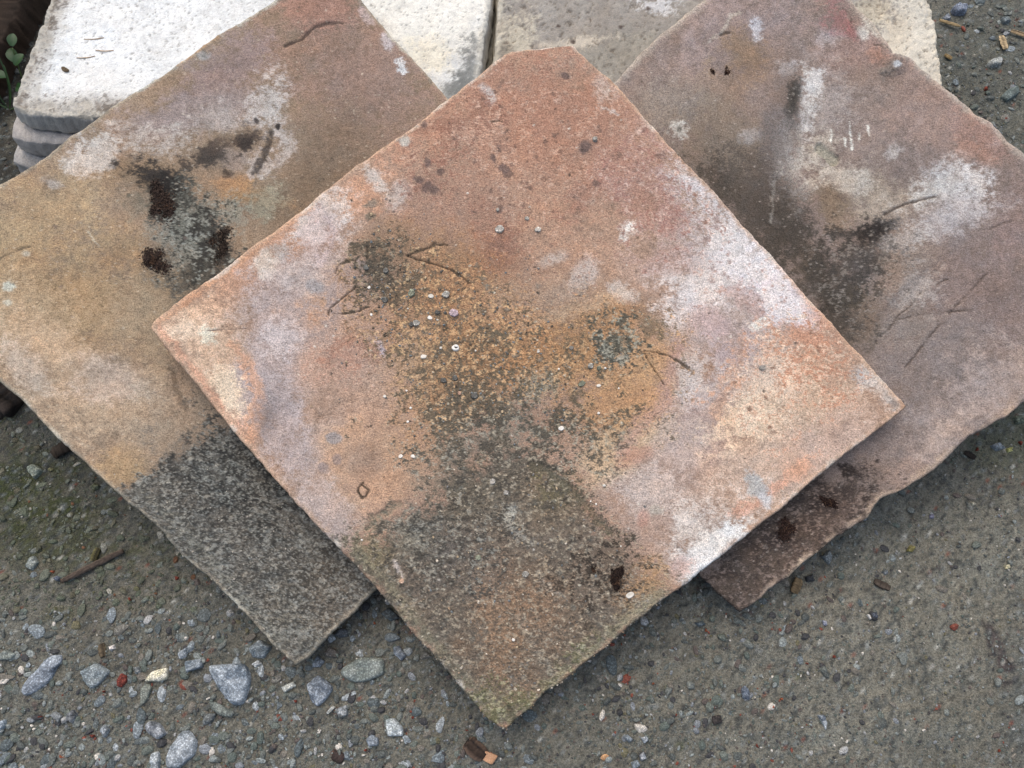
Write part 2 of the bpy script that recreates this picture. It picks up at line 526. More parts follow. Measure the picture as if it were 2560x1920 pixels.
R_UR = px([(1934, -172), (2129, 0), (2143, 18), (2190, 58), (2212, 87), (2237, 127), (2281, 141), (2335, 192), (2375, 221), (2440, 282), (2483, 307), (2520, 351), (2560, 380), (2948, 721)])
R_LR = px([(1850, 1530), (1905, 1494), (1915, 1479), (1977, 1439), (2020, 1399), (2096, 1341), (2169, 1294), (2201, 1247), (2259, 1225), (2346, 1168), (2425, 1092), (2483, 1059), (2512, 1045), (2560, 1005), (2948, 721)])
R_LL = px([(1490, 720), (1560, 1245), (1760, 1447), (1803, 1490), (1850, 1530)])
POLYS = [C_UL + C_UR + C_LR[::-1] + C_LL[::-1], L_UL + L_UR + L_LR[::-1] + L_LL[::-1], R_UL + R_UR + R_LR[::-1] + R_LL[::-1]]

# ------------------------------------------------------------------ middle tile
T = TC = Tile(PC, (C_UL, C_UR, C_LR, C_LL), 535, 535, TH, 101, 0.0007)
p = Paint(T.sx, T.sy, (172, 134, 110), 21)
# broad fired-clay colours
p.b(1150, 300, 420, 260, 30, (176, 126, 100), 0.9)
p.b(1230, 240, 170, 120, 20, (168, 116, 90), 0.6)
p.b(960, 470, 200, 110, -30, (160, 118, 96), 0.6)
p.b(1240, 470, 260, 120, 20, (178, 136, 108), 0.6)
p.b(1390, 420, 150, 90, 40, (170, 118, 98), 0.6)
p.b(640, 520, 260, 50, -37, (192, 138, 104), 0.9, 0.7)
p.b(470, 760, 110, 190, -40, (208, 168, 136), 0.9)
p.b(640, 690, 150, 220, 35, (170, 148, 142), 0.95)
p.b(760, 760, 160, 130, -20, (182, 142, 120), 0.9)
p.b(690, 1000, 150, 190, -30, (178, 146, 128), 0.8)
p.b(600, 900, 70, 170, -20, (166, 148, 146), 0.9)
p.b(860, 850, 140, 130, 0, (180, 140, 114), 0.8)
p.b(830, 1010, 150, 110, 10, (178, 136, 104), 0.8)
p.b(700, 1120, 60, 120, -35, (172, 150, 142), 0.8)
p.b(1560, 640, 180, 330, -25, (178, 158, 152), 0.75)
p.b(1500, 900, 130, 200, 30, (172, 142, 132), 0.9)
p.b(1450, 1100, 200, 140, 30, (166, 138, 124), 0.9)
p.b(1720, 880, 190, 150, -30, (196, 160, 132), 0.95)
p.b(1650, 1020, 190, 90, -35, (188, 154, 132), 0.8)
p.b(1800, 960, 130, 70, -40, (180, 148, 132), 0.8)
# iron-orange and ochre centre
p.b(1090, 720, 380, 210, 15, (160, 118, 82), 0.85, 1.0, 0.5)
p.b(960, 590, 180, 110, 15, (152, 114, 82), 0.75)
p.b(830, 530, 90, 60, 10, (150, 116, 88), 0.7)
p.b(1180, 790, 260, 130, 10, (176, 126, 78), 0.8, 0.9, 0.6, 0.5)
p.b(1060, 720, 90, 30, 35, (196, 144, 92), 0.8, 0.9, 0.7)
p.b(960, 830, 110, 150, 20, (170, 124, 80), 0.8, 0.9, 0.6, 0.4)
p.b(920, 760, 60, 110, 20, (190, 150, 112), 0.6)
p.b(1340, 690, 60, 34, 20, (186, 134, 82), 0.75, 0.8, 0.6)
p.b(1400, 680, 60, 40, 30, (136, 104, 78), 0.8)
p.b(1200, 700, 170, 70, -15, (140, 106, 78), 0.55)
p.b(1390, 790, 80, 90, 20, (188, 142, 96), 0.8)
p.b(1350, 960, 120, 60, -40, (200, 164, 122), 0.7, 0.8, 0.5, 0.3)
p.b(1330, 870, 110, 70, 0, (178, 130, 84), 0.8)
p.b(1140, 640, 160, 60, -15, (176, 142, 116), 0.7)
p.s([(1130, 700), (1220, 675), (1300, 650), (1340, 640)], 20, (188, 154, 122), 0.6, 0, 8)
# pale efflorescence
p.b(1590, 560, 190, 130, 40, (192, 178, 176), 0.75, 1.2, 0.6, 0.6)
p.b(1540, 1170, 140, 90, -40, (196, 182, 174), 0.7, 1.2, 0.5, 0.5)
p.b(680, 480, 90, 90, 30, (192, 174, 166), 0.6, 1.2, 0.6, 0.5)
p.s([(1470, 375), (1530, 430), (1580, 480), (1640, 550), (1700, 640)], 55, (204, 192, 190), 0.75, 0, 16, 0.7, 1.0)
p.b(1560, 560, 130, 70, -35, (208, 196, 194), 0.92, 0.6, 0.8, 0.6)
p.b(1640, 590, 80, 60, 40, (214, 202, 206), 0.9, 0.5, 0.6, 0.6)
p.b(1700, 660, 80, 40, 30, (212, 196, 200), 0.95, 0.35, 0.5, 0.5)
p.b(1480, 610, 70, 50, -20, (204, 190, 186), 0.8, 0.8, 0.8, 0.6)
p.b(1620, 650, 55, 30, 40, (172, 136, 124), 0.7, 0.5, 0.9, 0.6)
p.flake(1690, 650, 80, 46, 35, (214, 202, 202), 0.85, 0.6)
p.flake(1620, 570, 90, 60, 45, (210, 200, 198), 0.7, 0.7)
p.flake(1500, 400, 50, 22, 45, (210, 198, 198), 0.8, 0.5)
p.flake(1640, 700, 26, 14, -30, (222, 214, 204), 0.85, 0.5)
p.flake(1570, 520, 60, 40, 40, (206, 196, 194), 0.6, 0.7)
p.b(1580, 770, 80, 55, -30, (176, 152, 152), 0.8)
p.b(1550, 830, 90, 40, -30, (186, 170, 168), 0.7, 0.8, 0.8, 0.6)
p.b(1500, 800, 60, 45, 0, (190, 178, 172), 0.6, 0.8, 0.9, 0.8)
p.b(1260, 590, 50, 30, -30, (192, 174, 166), 0.6, 0.7, 0.8)
p.b(1345, 630, 36, 20, 30, (196, 184, 176), 0.6, 0.7, 0.8)
p.b(1190, 560, 40, 16, -20, (188, 172, 162), 0.6)
p.b(1800, 700, 40, 90, -40, (184, 128, 100), 0.7)
p.b(1540, 1185, 95, 52, -42, (216, 211, 209), 0.97, 0.6, 0.5, 0.35)
p.b(1500, 1150, 60, 60, -30, (204, 190, 182), 0.6)
p.b(1400, 1060, 70, 60, 0, (186, 168, 160), 0.6)
p.b(1460, 960, 80, 60, -40, (180, 158, 150), 0.6)
p.b(690, 460, 60, 70, 30, (202, 188, 180), 0.7, 0.8, 0.8, 0.4)
p.s([(700, 470), (720, 500), (705, 545), (690, 570)], 12, (196, 170, 166), 0.7, 0, 6)
p.b(690, 500, 40, 60, 20, (180, 150, 146), 0.5)
p.b(575, 565, 26, 36, 10, (206, 190, 174), 0.6, 0.7, 0.6)
p.b(810, 385, 16, 60, -40, (196, 184, 176), 0.75, 0.8, 0.5, 0.5)
p.b(860, 420, 28, 34, 20, (190, 174, 166), 0.7)
p.s([(1046, 188), (1060, 200), (1064, 214), (1058, 222)], 10, (200, 186, 180), 0.85, 0, 3, 0.5)
p.b(1305, 190, 32, 36, 20, (198, 180, 168), 0.55, 0.8, 0.6, 0.8)
p.s([(1290, 228), (1315, 238), (1333, 246)], 6, (214, 202, 194), 0.6, 0, 6, 1.1)
p.s([(1290, 395), (1275, 440), (1230, 420)], 6, (196, 168, 148), 0.4, 0, 6)
p.b(1360, 492, 26, 18, -30, (210, 190, 178), 0.6, 0.9, 0.7, 1.1)
p.flake(1362, 490, 22, 14, -20, (226, 220, 214), 0.8, 0.9)
p.flake(1348, 510, 18, 12, -50, (218, 208, 200), 0.6, 1.0)
p.b(640, 600, 60, 40, 0, (184, 166, 160), 0.6)
p.b(610, 735, 50, 50, 0, (190, 176, 176), 0.7, 0.8, 0.7, 0.5)
p.b(1545, 700, 60, 30, 20, (180, 150, 150), 0.6)
# orange edge band at the left corner, sharp against the lavender
p.s([(440, 850), (500, 920), (535, 945)], 30, (200, 146, 114), 0.7, 0, 8, 0.6)
p.s([(500, 745), (540, 800), (562, 850), (548, 920), (535, 945)], 18, (198, 142, 106), 0.75, 0, 9, 0.6, 0.7)
p.b(490, 835, 34, 62, -25, (218, 188, 156), 0.8, 0.8, 0.4, 0.6)
p.s([(335, 700), (400, 650), (520, 560), (620, 480), (670, 440)], 16, (194, 136, 96), 0.8, 0, 8)
p.s([(345, 715), (420, 800), (480, 880)], 12, (200, 140, 108), 0.7, 0, 8)
p.b(410, 715, 50, 26, 0, (220, 188, 160), 0.7)
p.b(450, 725, 22, 20, 0, (206, 206, 188), 0.6, 0.8, 0.6, 0.8)
p.b(575, 900, 26, 60, 10, (130, 118, 118), 0.75, 0.9, 0.5)
p.b(780, 570, 20, 14, 10, (150, 140, 142), 0.5)
p.b(680, 617, 22, 15, 20, (146, 140, 142), 0.85, 0.6, 0.5)
p.b(600, 540, 30, 18, 0, (160, 148, 140), 0.6)
p.b(725, 945, 14, 12, 0, (140, 132, 132), 0.8, 0.5, 0.6)
p.s([(815, 735), (828, 765)], 9, (178, 164, 172), 0.85, 0, 4)
p.s([(705, 775), (730, 745), (770, 735), (800, 745), (815, 775)], 16, (156, 108, 84), 0.7, 0, 7, 0.9)
p.b(760, 770, 60, 40, 0, (176, 128, 106), 0.6)
p.b(700, 1010, 12, 12, 0, (134, 116, 112), 0.8, 0.5, 0.5)
p.b(728, 994, 10, 13, 0, (136, 116, 110), 0.8, 0.5, 0.5)
p.b(790, 1000, 40, 50, 10, (140, 112, 96), 0.5)
# red-brown clouds and scorch spots in the upper half
p.b(1080, 540, 60, 60, 20, (132, 92, 78), 0.75, 0.9, 0.6, 0.6)
p.b(1140, 590, 60, 40, -20, (138, 110, 98), 0.6, 1.0, 0.6, 0.5)
p.b(925, 395, 70, 40, -30, (134, 98, 84), 0.6, 1.0, 0.6, 0.6)
p.b(1190, 640, 90, 50, -20, (146, 122, 106), 0.55, 1.0, 0.6, 0.5)
p.b(1060, 470, 50, 60, 20, (152, 110, 90), 0.5)
p.b(980, 330, 60, 40, -30, (164, 112, 88), 0.7, 0.9, 0.7, 0.7)
p.s([(905, 285), (950, 268), (1010, 262), (1050, 225)], 12, (148, 104, 82), 0.7, 0, 6, 1.1)
p.b(1030, 290, 60, 30, -20, (196, 150, 124), 0.6)
p.b(1440, 470, 60, 40, 40, (168, 112, 94), 0.6, 0.9, 0.7, 0.6)
p.b(1250, 430, 40, 70, 30, (164, 112, 90), 0.6)
p.b(1450, 560, 90, 40, 0, (168, 124, 108), 0.5)
upper = p.bm(1100, 330, 420, 260, 20, 0.8, 0.4)
p.gritty(p.bm(1150, 300, 400, 250, 25, 1.0, 0.5, 0.2), (140, 96, 76), (204, 164, 140), 0.55, 0.36)
p.gritty(p.bm(1430, 430, 130, 110, 40, 1.0, 0.5, 0.2), (146, 94, 78), (206, 168, 150), 0.6, 0.40)
p.gritty(p.bm(1000, 300, 140, 50, -35, 1.0, 0.4, 0.2), (134, 90, 72), (208, 164, 138), 0.65, 0.42)
p.gritty(p.bm(760, 770, 110, 80, -10, 1.0, 0.5, 0.2), (152, 104, 82), (204, 168, 146), 0.5, 0.34)
p.speck(46, 0.35, 4, 12, (110, 84, 74), 0.8, 31, upper)
p.speck(23, 0.40, 2, 5.5, (112, 82, 70), 0.75, 32, upper)
p.speck(30, 0.30, 3, 8, (118, 102, 98), 0.75, 33, p.bm(1090, 600, 110, 130, 0, 0.8, 0.3))
p.speck(18, 0.35, 2.5, 6.5, (152, 104, 84), 0.8, 34, p.bm(1480, 440, 160, 90, 50, 0.7, 0.4))
for x, y, a, bb, rt in ((923, 405, 11, 14, 30), (938, 412, 12, 10, 0), (905, 388, 13, 9, 20), (952, 372, 10, 8, 0), (923, 350, 7, 12, -10), (1066, 342, 6, 12, -20), (915, 268, 10, 7, 30), (1090, 365, 12, 9, 20), (868, 295, 12, 9, -30), (1262, 318, 16, 20, 20), (1220, 165, 12, 8, 20)):
    p.b(x, y, a, bb, rt, (104, 82, 76), 0.85, 0.5, 0.3, 0.35)
p.b(875, 305, 10, 12, 30, (176, 172, 164), 0.8, 0.6, 0.4)
# cream field on the right with brown flecks
p.b(1665, 830, 95, 85, -20, (214, 184, 162), 0.8, 1.0, 0.5, 0.8)
p.b(1625, 900, 90, 60, -20, (216, 186, 156), 0.7, 0.9, 0.5, 0.5)
p.s([(1600, 745), (1590, 800), (1560, 850), (1545, 900)], 22, (182, 136, 106), 0.55, 0, 12, 0.8)
p.s([(1700, 720), (1750, 760), (1790, 800), (1800, 850)], 28, (184, 138, 110), 0.6, 0, 12, 0.8)
p.b(1740, 730, 60, 24, 30, (192, 132, 100), 0.8)
p.b(1870, 820, 40, 24, 45, (168, 160, 158), 0.85, 0.9, 0.6, 0.4)
p.b(1910, 850, 50, 30, 45, (202, 180, 166), 0.7)
p.b(1930, 868, 14, 40, -45, (150, 144, 142), 0.5)
right = p.bm(1690, 830, 140, 130, 0, 0.6, 0.3)
p.gritty(p.bm(1700, 810, 150, 120, 0, 0.9, 0.5, 0.2), (176, 124, 94), (226, 196, 170), 0.7, 0.42)
p.gritty(p.bm(1770, 780, 80, 80, 40, 0.9, 0.5, 0.2), (172, 116, 86), (214, 178, 150), 0.7, 0.5)
p.speck(34, 0.45, 3, 8, (132, 96, 76), 0.9, 41, right)
p.speck(13, 0.35, 1.2, 3.0, (160, 120, 94), 0.7, 42, right)
p.speck(30, 0.5, 3, 9, (154, 126, 118), 0.8, 43, p.bm(1590, 520, 130, 150, 0, 0.5, 0.2))
p.speck(14, 0.6, 2, 5, (178, 132, 116), 0.75, 44, p.bm(1650, 620, 70, 70, 0, 0.5, 0.3))
# lower right edge
p.b(1725, 1015, 40, 22, -45, (190, 138, 108), 0.75, 0.8, 0.5)
p.s([(1690, 1040), (1640, 1085), (1590, 1110)], 14, (190, 130, 100), 0.7, 0, 7, 0.6)
p.b(1636, 1050, 17, 40, -32, (158, 156, 156), 0.9, 0.7, 0.5, 0.4)
p.b(1655, 1082, 14, 22, -30, (186, 182, 186), 0.7)
p.b(1415, 1105, 20, 16, 0, (158, 148, 136), 0.7, 0.8, 0.6)
p.b(1390, 1120, 14, 26, 0, (174, 122, 106), 0.6)
p.b(1470, 1225, 36, 26, -40, (188, 150, 138), 0.8)
p.b(1380, 1220, 60, 40, -40, (182, 142, 118), 0.7)
# red-lavender band meeting the ochre
p.s([(1465, 750), (1430, 830), (1440, 870), (1370, 930), (1340, 985)], 22, (172, 132, 122), 0.6, 0, 8, 0.5)
p.b(1375, 985, 45, 22, -20, (172, 122, 102), 0.7)
# weathered grey-brown lower third
lowm = p.poly([(700, 1190), (800, 1160), (870, 1105), (950, 1065), (1010, 1010), (1080, 950), (1170, 985), (1240, 1050), (1310, 1130), (1380, 1210), (1470, 1300), (1100, 1640)], 40, 26)
p.put(lowm, (112, 99, 86), 0.95)
p.b(1140, 1350, 130, 140, 0, (142, 110, 82), 0.6, 0.9, 0.7, 0.6)
p.b(1090, 1430, 120, 100, 30, (150, 114, 82), 0.55, 0.9, 0.7, 0.6)
p.b(950, 1200, 130, 90, -40, (106, 96, 88), 0.85, 0.9, 0.6, 0.5)
p.b(880, 1160, 70, 70, 0, (126, 120, 106), 0.7, 0.9, 0.7, 0.6)
p.b(1010, 1090, 110, 70, -20, (104, 96, 84), 0.8, 0.9, 0.7, 0.5)
p.b(1210, 1390, 100, 140, 30, (108, 94, 80), 0.75, 0.9, 0.8, 0.5)
p.b(1290, 1240, 110, 110, 30, (116, 96, 80), 0.75, 0.9, 0.7, 0.5)
p.b(1400, 1260, 60, 40, -40, (184, 138, 92), 0.8, 0.9, 0.6, 0.4)
p.b(1180, 1080, 90, 70, 40, (124, 104, 82), 0.6)
p.b(1200, 1060, 44, 60, 60, (96, 92, 62), 0.55, 0.9, 0.7, 0.6)
p.b(1160, 1025, 14, 10, 0, (152, 140, 70), 0.6, 0.8, 0.7, 0.8)
p.s([(770, 1190), (850, 1280), (900, 1350), (980, 1440), (1060, 1540), (1100, 1565)], 26, (128, 122, 98), 0.6, 0, 10, 0.8)
p.b(810, 1190, 60, 34, 40, (136, 124, 88), 0.55, 0.9, 0.6, 0.6)
p.b(1080, 1520, 80, 60, 30, (114, 104, 82), 0.7, 0.8, 0.6, 0.5)
p.s([(1110, 1560), (1180, 1490), (1260, 1420), (1360, 1330), (1420, 1280)], 26, (150, 138, 108), 0.7, 0, 9, 0.8)
p.s([(1120, 1545), (1180, 1480), (1230, 1440)], 22, (122, 114, 88), 0.5, 0, 9, 0.8)
p.s([(1120, 1330), (1135, 1370)], 15, (160, 154, 140), 0.6, 0, 8, 1.0, 1.0)
p.s([(1140, 1380), (1165, 1410), (1185, 1445), (1200, 1470)], 13, (162, 156, 140), 0.6, 0, 9, 1.2, 1.0)
p.s([(850, 1212), (866, 1244)], 7, (196, 180, 172), 0.9, 0, 3)
p.s([(1160, 1240), (1190, 1270), (1215, 1295)], 8, (172, 164, 150), 0.55, 0, 8, 1.0)
p.b(1105, 1105, 16, 20, 10, (176, 172, 160), 0.7, 0.7, 0.8, 1.2)
p.s([(1090, 1090), (1115, 1150), (1150, 1170)], 10, (170, 162, 148), 0.6, 0, 10, 1.4)
# black-grey lichen across the middle
p.b(990, 700, 180, 170, 30, (158, 110, 68), 0.6, 1.1, 0.5, 0.6)
p.b(1230, 760, 190, 90, -10, (164, 114, 66), 0.6, 1.1, 0.5, 0.6)
p.b(840, 600, 80, 90, 10, (122, 96, 72), 0.7, 1.0, 0.5, 0.7)
p.b(990, 800, 110, 120, 20, (122, 94, 66), 0.55, 1.0, 0.7, 0.8)
p.b(1090, 900, 170, 80, 5, (92, 86, 74), 0.8, 0.9, 0.7, 0.9)
p.b(1080, 960, 130, 70, 0, (100, 94, 82), 0.75, 0.9, 0.7, 0.8)
p.b(1000, 1040, 130, 80, -20, (104, 94, 78), 0.6, 0.9, 0.7, 0.8)
p.b(1050, 905, 70, 34, 20, (66, 60, 52), 0.8, 0.8, 0.9, 0.9)
p.b(1195, 905, 60, 40, 0, (74, 68, 58), 0.8, 0.8, 0.9, 0.9)
p.b(1010, 860, 36, 60, 20, (84, 74, 60), 0.7, 0.8, 0.9, 0.9)
p.b(1165, 830, 50, 36, 10, (142, 136, 118), 0.8, 0.8, 0.8, 0.8)
p.b(1110, 935, 70, 40, 20, (130, 124, 110), 0.6, 0.8, 0.9, 0.9)
p.b(1240, 850, 36, 24, -40, (84, 76, 62), 0.8, 0.8, 0.8, 0.8)
p.b(1330, 750, 34, 28, 0, (112, 108, 92), 0.85, 0.8, 0.9, 0.9)
p.b(1400, 715, 34, 24, 20, (104, 90, 72), 0.7, 0.8, 0.9, 0.8)
p.b(1345, 775, 16, 10, 0, (176, 170, 156), 0.8, 0.6, 0.8)
p.b(820, 590, 44, 56, -10, (82, 72, 60), 0.85, 0.8, 0.9, 0.9)
p.b(840, 640, 46, 26, 20, (92, 78, 62), 0.7, 0.8, 0.9, 0.9)
p.b(775, 540, 18, 14, 0, (112, 96, 80), 0.7, 0.8, 0.6)
p.b(800, 465, 10, 10, 0, (92, 88, 76), 0.8, 0.7, 0.7, 0.8)
p.b(800, 440, 20, 8, -20, (110, 104, 92), 0.7, 0.7, 0.7, 0.8)
p.b(893, 615, 7, 7, 0, (62, 54, 46), 0.8, 0.6)
p.b(963, 708, 9, 10, 0, (78, 66, 52), 0.9, 0.5, 0.4)
for x, y, a, bb in ((1282, 1225, 6, 8), (1290, 1235, 8, 6), (1272, 1246, 7, 6), (1335, 1255, 12, 20), (1318, 1282, 8, 6), (1345, 1240, 6, 10), (1295, 1262, 14, 8)):
    p.b(x, y, a, bb, 20, (42, 34, 28), 0.9, 0.6, 0.6, 0.7)
p.b(1315, 1265, 50, 36, 20, (84, 68, 54), 0.5, 0.9, 0.8, 0.8)
dirty = np.clip(p.bm(1080, 780, 300, 200, 20, 0.7, 0.5) + lowm, 0, 1)
p.speck(14, 0.5, 1.6, 4.5, (94, 88, 78), 0.75, 51, dirty)
p.speck(24, 0.35, 3, 8, (116, 112, 102), 0.7, 52, dirty, depth=-0.0006)
p.speck(17, 0.30, 1.2, 3.2, (206, 192, 168), 0.85, 53, dirty, depth=-0.0003)
p.speck(8, 0.55, 1.2, 2.8, (204, 146, 90), 0.8, 54, p.bm(1100, 780, 300, 180, 15, 0.7, 0.5))
p.speck(9, 0.6, 1.3, 3.2, (72, 64, 54), 0.8, 55, p.bm(1060, 800, 300, 200, 20, 0.8, 0.7))
p.speck(20, 0.45, 3, 7, (66, 60, 52), 0.75, 59, p.bm(1070, 860, 240, 150, 15, 0.8, 0.6))
p.speck(44, 0.12, 1.5, 4, (80, 70, 62), 0.8, 56, depth=0.0006)
p.speck(34, 0.10, 1.2, 3, (216, 204, 190), 0.7, 57)
# gritty crust: dense in the hollow, spreading through the centre and over the lower corner
p.gritty(p.bm(1100, 890, 230, 130, 8, 0.9, 0.6, 0.2), (74, 67, 57), (160, 150, 130), 0.8, 0.46)
p.gritty(p.bm(1060, 985, 170, 110, 0, 0.9, 0.5, 0.2), (84, 76, 66), (154, 144, 128), 0.75, 0.42)
p.gritty(p.bm(835, 600, 75, 85, 10, 0.9, 0.5, 0.2), (72, 64, 54), (152, 134, 110), 0.8, 0.44)
p.gritty(p.bm(980, 740, 190, 150, 30, 1.0, 0.5, 0.2), (98, 82, 64), (206, 158, 104), 0.8, 0.42)
p.gritty(p.bm(1260, 790, 200, 100, -5, 1.0, 0.5, 0.2), (94, 80, 62), (204, 152, 98), 0.75, 0.36)
p.gritty(p.bm(1345, 740, 60, 60, 0, 0.9, 0.5, 0.2), (70, 68, 60), (150, 146, 130), 0.85, 0.55)
p.b(1130, 1330, 130, 110, 10, (156, 116, 84), 0.45, 1.1, 0.7, 0.8)
p.b(1080, 1440, 100, 80, 30, (162, 120, 86), 0.5, 1.1, 0.7, 0.8)
p.b(1060, 1230, 80, 70, 0, (146, 112, 88), 0.4, 1.1, 0.7, 0.8)
p.b(1370, 1270, 90, 44, -40, (178, 130, 84), 0.6, 1.0, 0.6, 0.6)
p.gritty(lowm, (76, 67, 58), (170, 152, 128), 0.75, 0.40)
p.gritty(p.bm(1090, 1530, 90, 70, 20, 0.9, 0.5, 0.2), (92, 88, 56), (158, 150, 112), 0.75, 0.5)
p.gritty(p.bm(1240, 1430, 130, 26, -42, 0.9, 0.4, 0.2), (96, 92, 62), (170, 162, 132), 0.7, 0.45)
p.gritty(p.bm(960, 1190, 150, 110, -30, 0.9, 0.5, 0.2), (68, 63, 57), (146, 140, 128), 0.8, 0.5)
p.gritty(p.bm(1300, 1250, 90, 90, 20, 0.9, 0.5, 0.2), (52, 44, 38), (150, 132, 112), 0.8, 0.45)
# scratches, cracks and the eroded step
DK = (64, 54, 44)
p.s(c2(600, 500, [(1150, 380), (1230, 410), (1370, 450), (1480, 490), (1540, 530), (1580, 570)]), 3.3, DK, 0.7, 0.0016, 1.5)
p.s(c2(600, 500, [(1160, 380), (1240, 350), (1310, 330), (1350, 300), (1380, 310), (1410, 300), (1440, 310)]), 3.3, DK, 0.7, 0.0014, 1.5)
p.s(c2(600, 500, [(1580, 570), (1550, 610), (1490, 650), (1420, 670)]), 3, DK, 0.5, 0.0006, 1.5)
p.s(c2(600, 500, [(880, 320), (880, 400)]), 3.5, DK, 0.7, 0.001, 1.5)
p.s(c2(600, 500, [(800, 600), (740, 650), (680, 700), (620, 750), (612, 790)]), 3.3, DK, 0.7, 0.0014, 1.5)
p.s(c2(600, 500, [(640, 785), (740, 785), (830, 760), (880, 740), (910, 740)]), 3.2, DK, 0.75, 0.0012, 1.5)
p.s(c2(600, 500, [(660, 510), (680, 450), (740, 425), (800, 415)]), 2.8, DK, 0.65, 0.0008, 1.5)
p.s(c2(1200, 500, [(1130, 1045), (1220, 1060), (1310, 1085), (1380, 1120), (1440, 1160)]), 3.3, DK, 0.7, 0.0014, 1.0)
p.s(c2(1200, 500, [(1130, 1050), (1160, 1110), (1200, 1170), (1270, 1280)]), 3.3, DK, 0.7, 0.0018, 1.0)
p.s(c2(0, 500, [(1440, 905), (1600, 895), (1720, 888)]), 2.6, (110, 90, 80), 0.7, 0.0007, 0.6)
p.s(c2(600, 900, [(850, 850), (820, 880), (815, 910), (835, 940), (850, 950)]), 3.5, DK, 0.85, 0.0012, 1.0)
p.s(c2(600, 900, [(850, 870), (890, 900), (870, 940)]), 3.5, DK, 0.8, 0.0012, 1.0)
p.s(c2(1200, 900, [(380, 740), (520, 790), (600, 860), (700, 970), (800, 1090), (900, 1190)]), 11, (92, 84, 66), 0.6, 0.0016, 3)
p.s(c2(600, 900, [(910, 1160), (915, 1090), (1000, 1060), (1100, 990)]), 10, (108, 102, 84), 0.45, 0.0012, 4)
p.s(c2(1200, 0, [(80, 840), (130, 835), (155, 845)]), 2.6, DK, 0.7, 0.001, 1.0)
p.s([(1100, 1530), (1110, 1555)], 7, (78, 70, 58), 0.7, 0.0015, 3)
p.H -= 0.0010 * lowm
p.H += 0.0006 * lowm * (p.nC + 0.8 * p.nD)
p.s([(1560, 690), (1600, 690)], 10, None, 1, -0.0004, 6)
# worn rim: pale chips and exposed orange body
rim = sstep(0.006, 0.001, T.d + 0.0015 * p.nC)
p.put(rim * (T.sy < 1150), (206, 164, 132), 0.6)
p.put(sstep(0.2, 0.7, p.nB) * rim, (200, 188, 176), 0.6)
p.put(sstep(0.1, 0.7, -p.nB) * rim, (168, 124, 98), 0.5)
p.grain(0.11, 1, desat=0.21, gain=(1.02, 1.06, 1.08), bright=np.array([1.12, 1.13, 1.06]))
p.speck(7, 0.35, 0.8, 1.8, (96, 78, 66), 0.5, 58)
o_mid = T.finish(p, 'terracotta_tile', M_TERRA, 'orange and ochre terracotta tile with clipped top corner, lying uppermost in the middle', group='terracotta tiles leaning on the pale stacks')

# ------------------------------------------------------------------ left tile
T = TL = Tile(PL, (L_UL, L_UR, L_LR, L_LL), 430, 430, TH, 202, 0.0007)
p = Paint(T.sx, T.sy, (150, 124, 98), 22)
p.b(720, 120, 260, 190, 40, (146, 114, 94), 0.85)
p.b(800, 220, 200, 130, 40, (142, 114, 98), 0.7)
p.b(690, 20, 90, 60, 0, (156, 112, 90), 0.8)
p.b(470, 170, 170, 70, -35, (140, 118, 110), 0.9)
p.b(420, 250, 230, 60, -15, (146, 128, 120), 0.8)
p.b(720, 330, 140, 120, -40, (124, 102, 82), 0.85)  # brown of the clay, with shade beside the middle tile painted in
p.b(640, 430, 120, 70, -35, (118, 96, 74), 0.7)  # same brown and painted shade, further along that edge
p.b(330, 380, 120, 60, 0, (142, 112, 78), 0.6)
p.b(60, 480, 180, 100, -30, (160, 132, 96), 0.8)
p.b(160, 640, 240, 170, 0, (160, 130, 92), 0.9)
p.b(60, 700, 120, 120, 0, (166, 138, 104), 0.7)
p.b(180, 850, 220, 110, 35, (178, 148, 116), 0.9)
p.b(230, 820, 90, 60, 10, (180, 156, 136), 0.7)
p.b(320, 680, 110, 120, 0, (152, 126, 96), 0.8)
p.b(60, 800, 80, 40, 40, (176, 158, 140), 0.7)
p.b(330, 950, 110, 80, 20, (166, 140, 112), 0.8)
p.b(450, 760, 60, 140, -30, (128, 106, 84), 0.8)
p.b(270, 1010, 70, 60, 30, (168, 134, 92), 0.8)
p.b(520, 420, 110, 40, 5, (164, 124, 80), 0.85, 0.8, 0.6, 0.4)
p.b(500, 395, 60, 26, 0, (170, 124, 80), 0.7)
p.b(560, 440, 70, 40, -30, (136, 128, 106), 0.8, 0.8, 0.6, 0.5)
p.b(400, 580, 130, 80, 30, (130, 108, 80), 0.7)
p.b(260, 540, 80, 60, 0, (156, 122, 84), 0.7)
# efflorescence
p.s([(600, 175), (585, 215), (575, 265), (600, 300)], 38, (178, 164, 154), 0.65, 0, 16, 0.8, 1.3)
p.s([(610, 290), (625, 320), (600, 350), (560, 360)], 22, (180, 164, 152), 0.75, 0, 12, 0.9)
p.b(580, 220, 44, 56, 20, (192, 182, 174), 0.5, 0.8, 0.7, 0.8)
p.s([(170, 310), (220, 300), (260, 290), (330, 310), (400, 300)], 36, (178, 166, 154), 0.65, 0, 16, 0.8, 1.3)
p.b(215, 320, 44, 40, 20, (194, 186, 178), 0.6, 0.8, 0.7, 0.8)
p.b(190, 350, 50, 30, 0, (180, 168, 158), 0.6, 0.9, 0.7, 0.8)
p.b(470, 260, 60, 40, 0, (172, 158, 148), 0.6)
p.b(500, 340, 60, 36, 0, (150, 130, 116), 0.7)
p.b(868, 145, 12, 18, -30, (212, 212, 214), 0.75, 0.9, 0.4, 0.7)
p.b(838, 90, 12, 20, -20, (200, 186, 184), 0.6)
p.b(790, 30, 14, 34, -30, (190, 170, 164), 0.5)
p.b(440, 120, 14, 12, 0, (150, 146, 142), 0.8, 0.7, 0.5)
p.b(110, 395, 30, 14, 20, (166, 156, 148), 0.6)
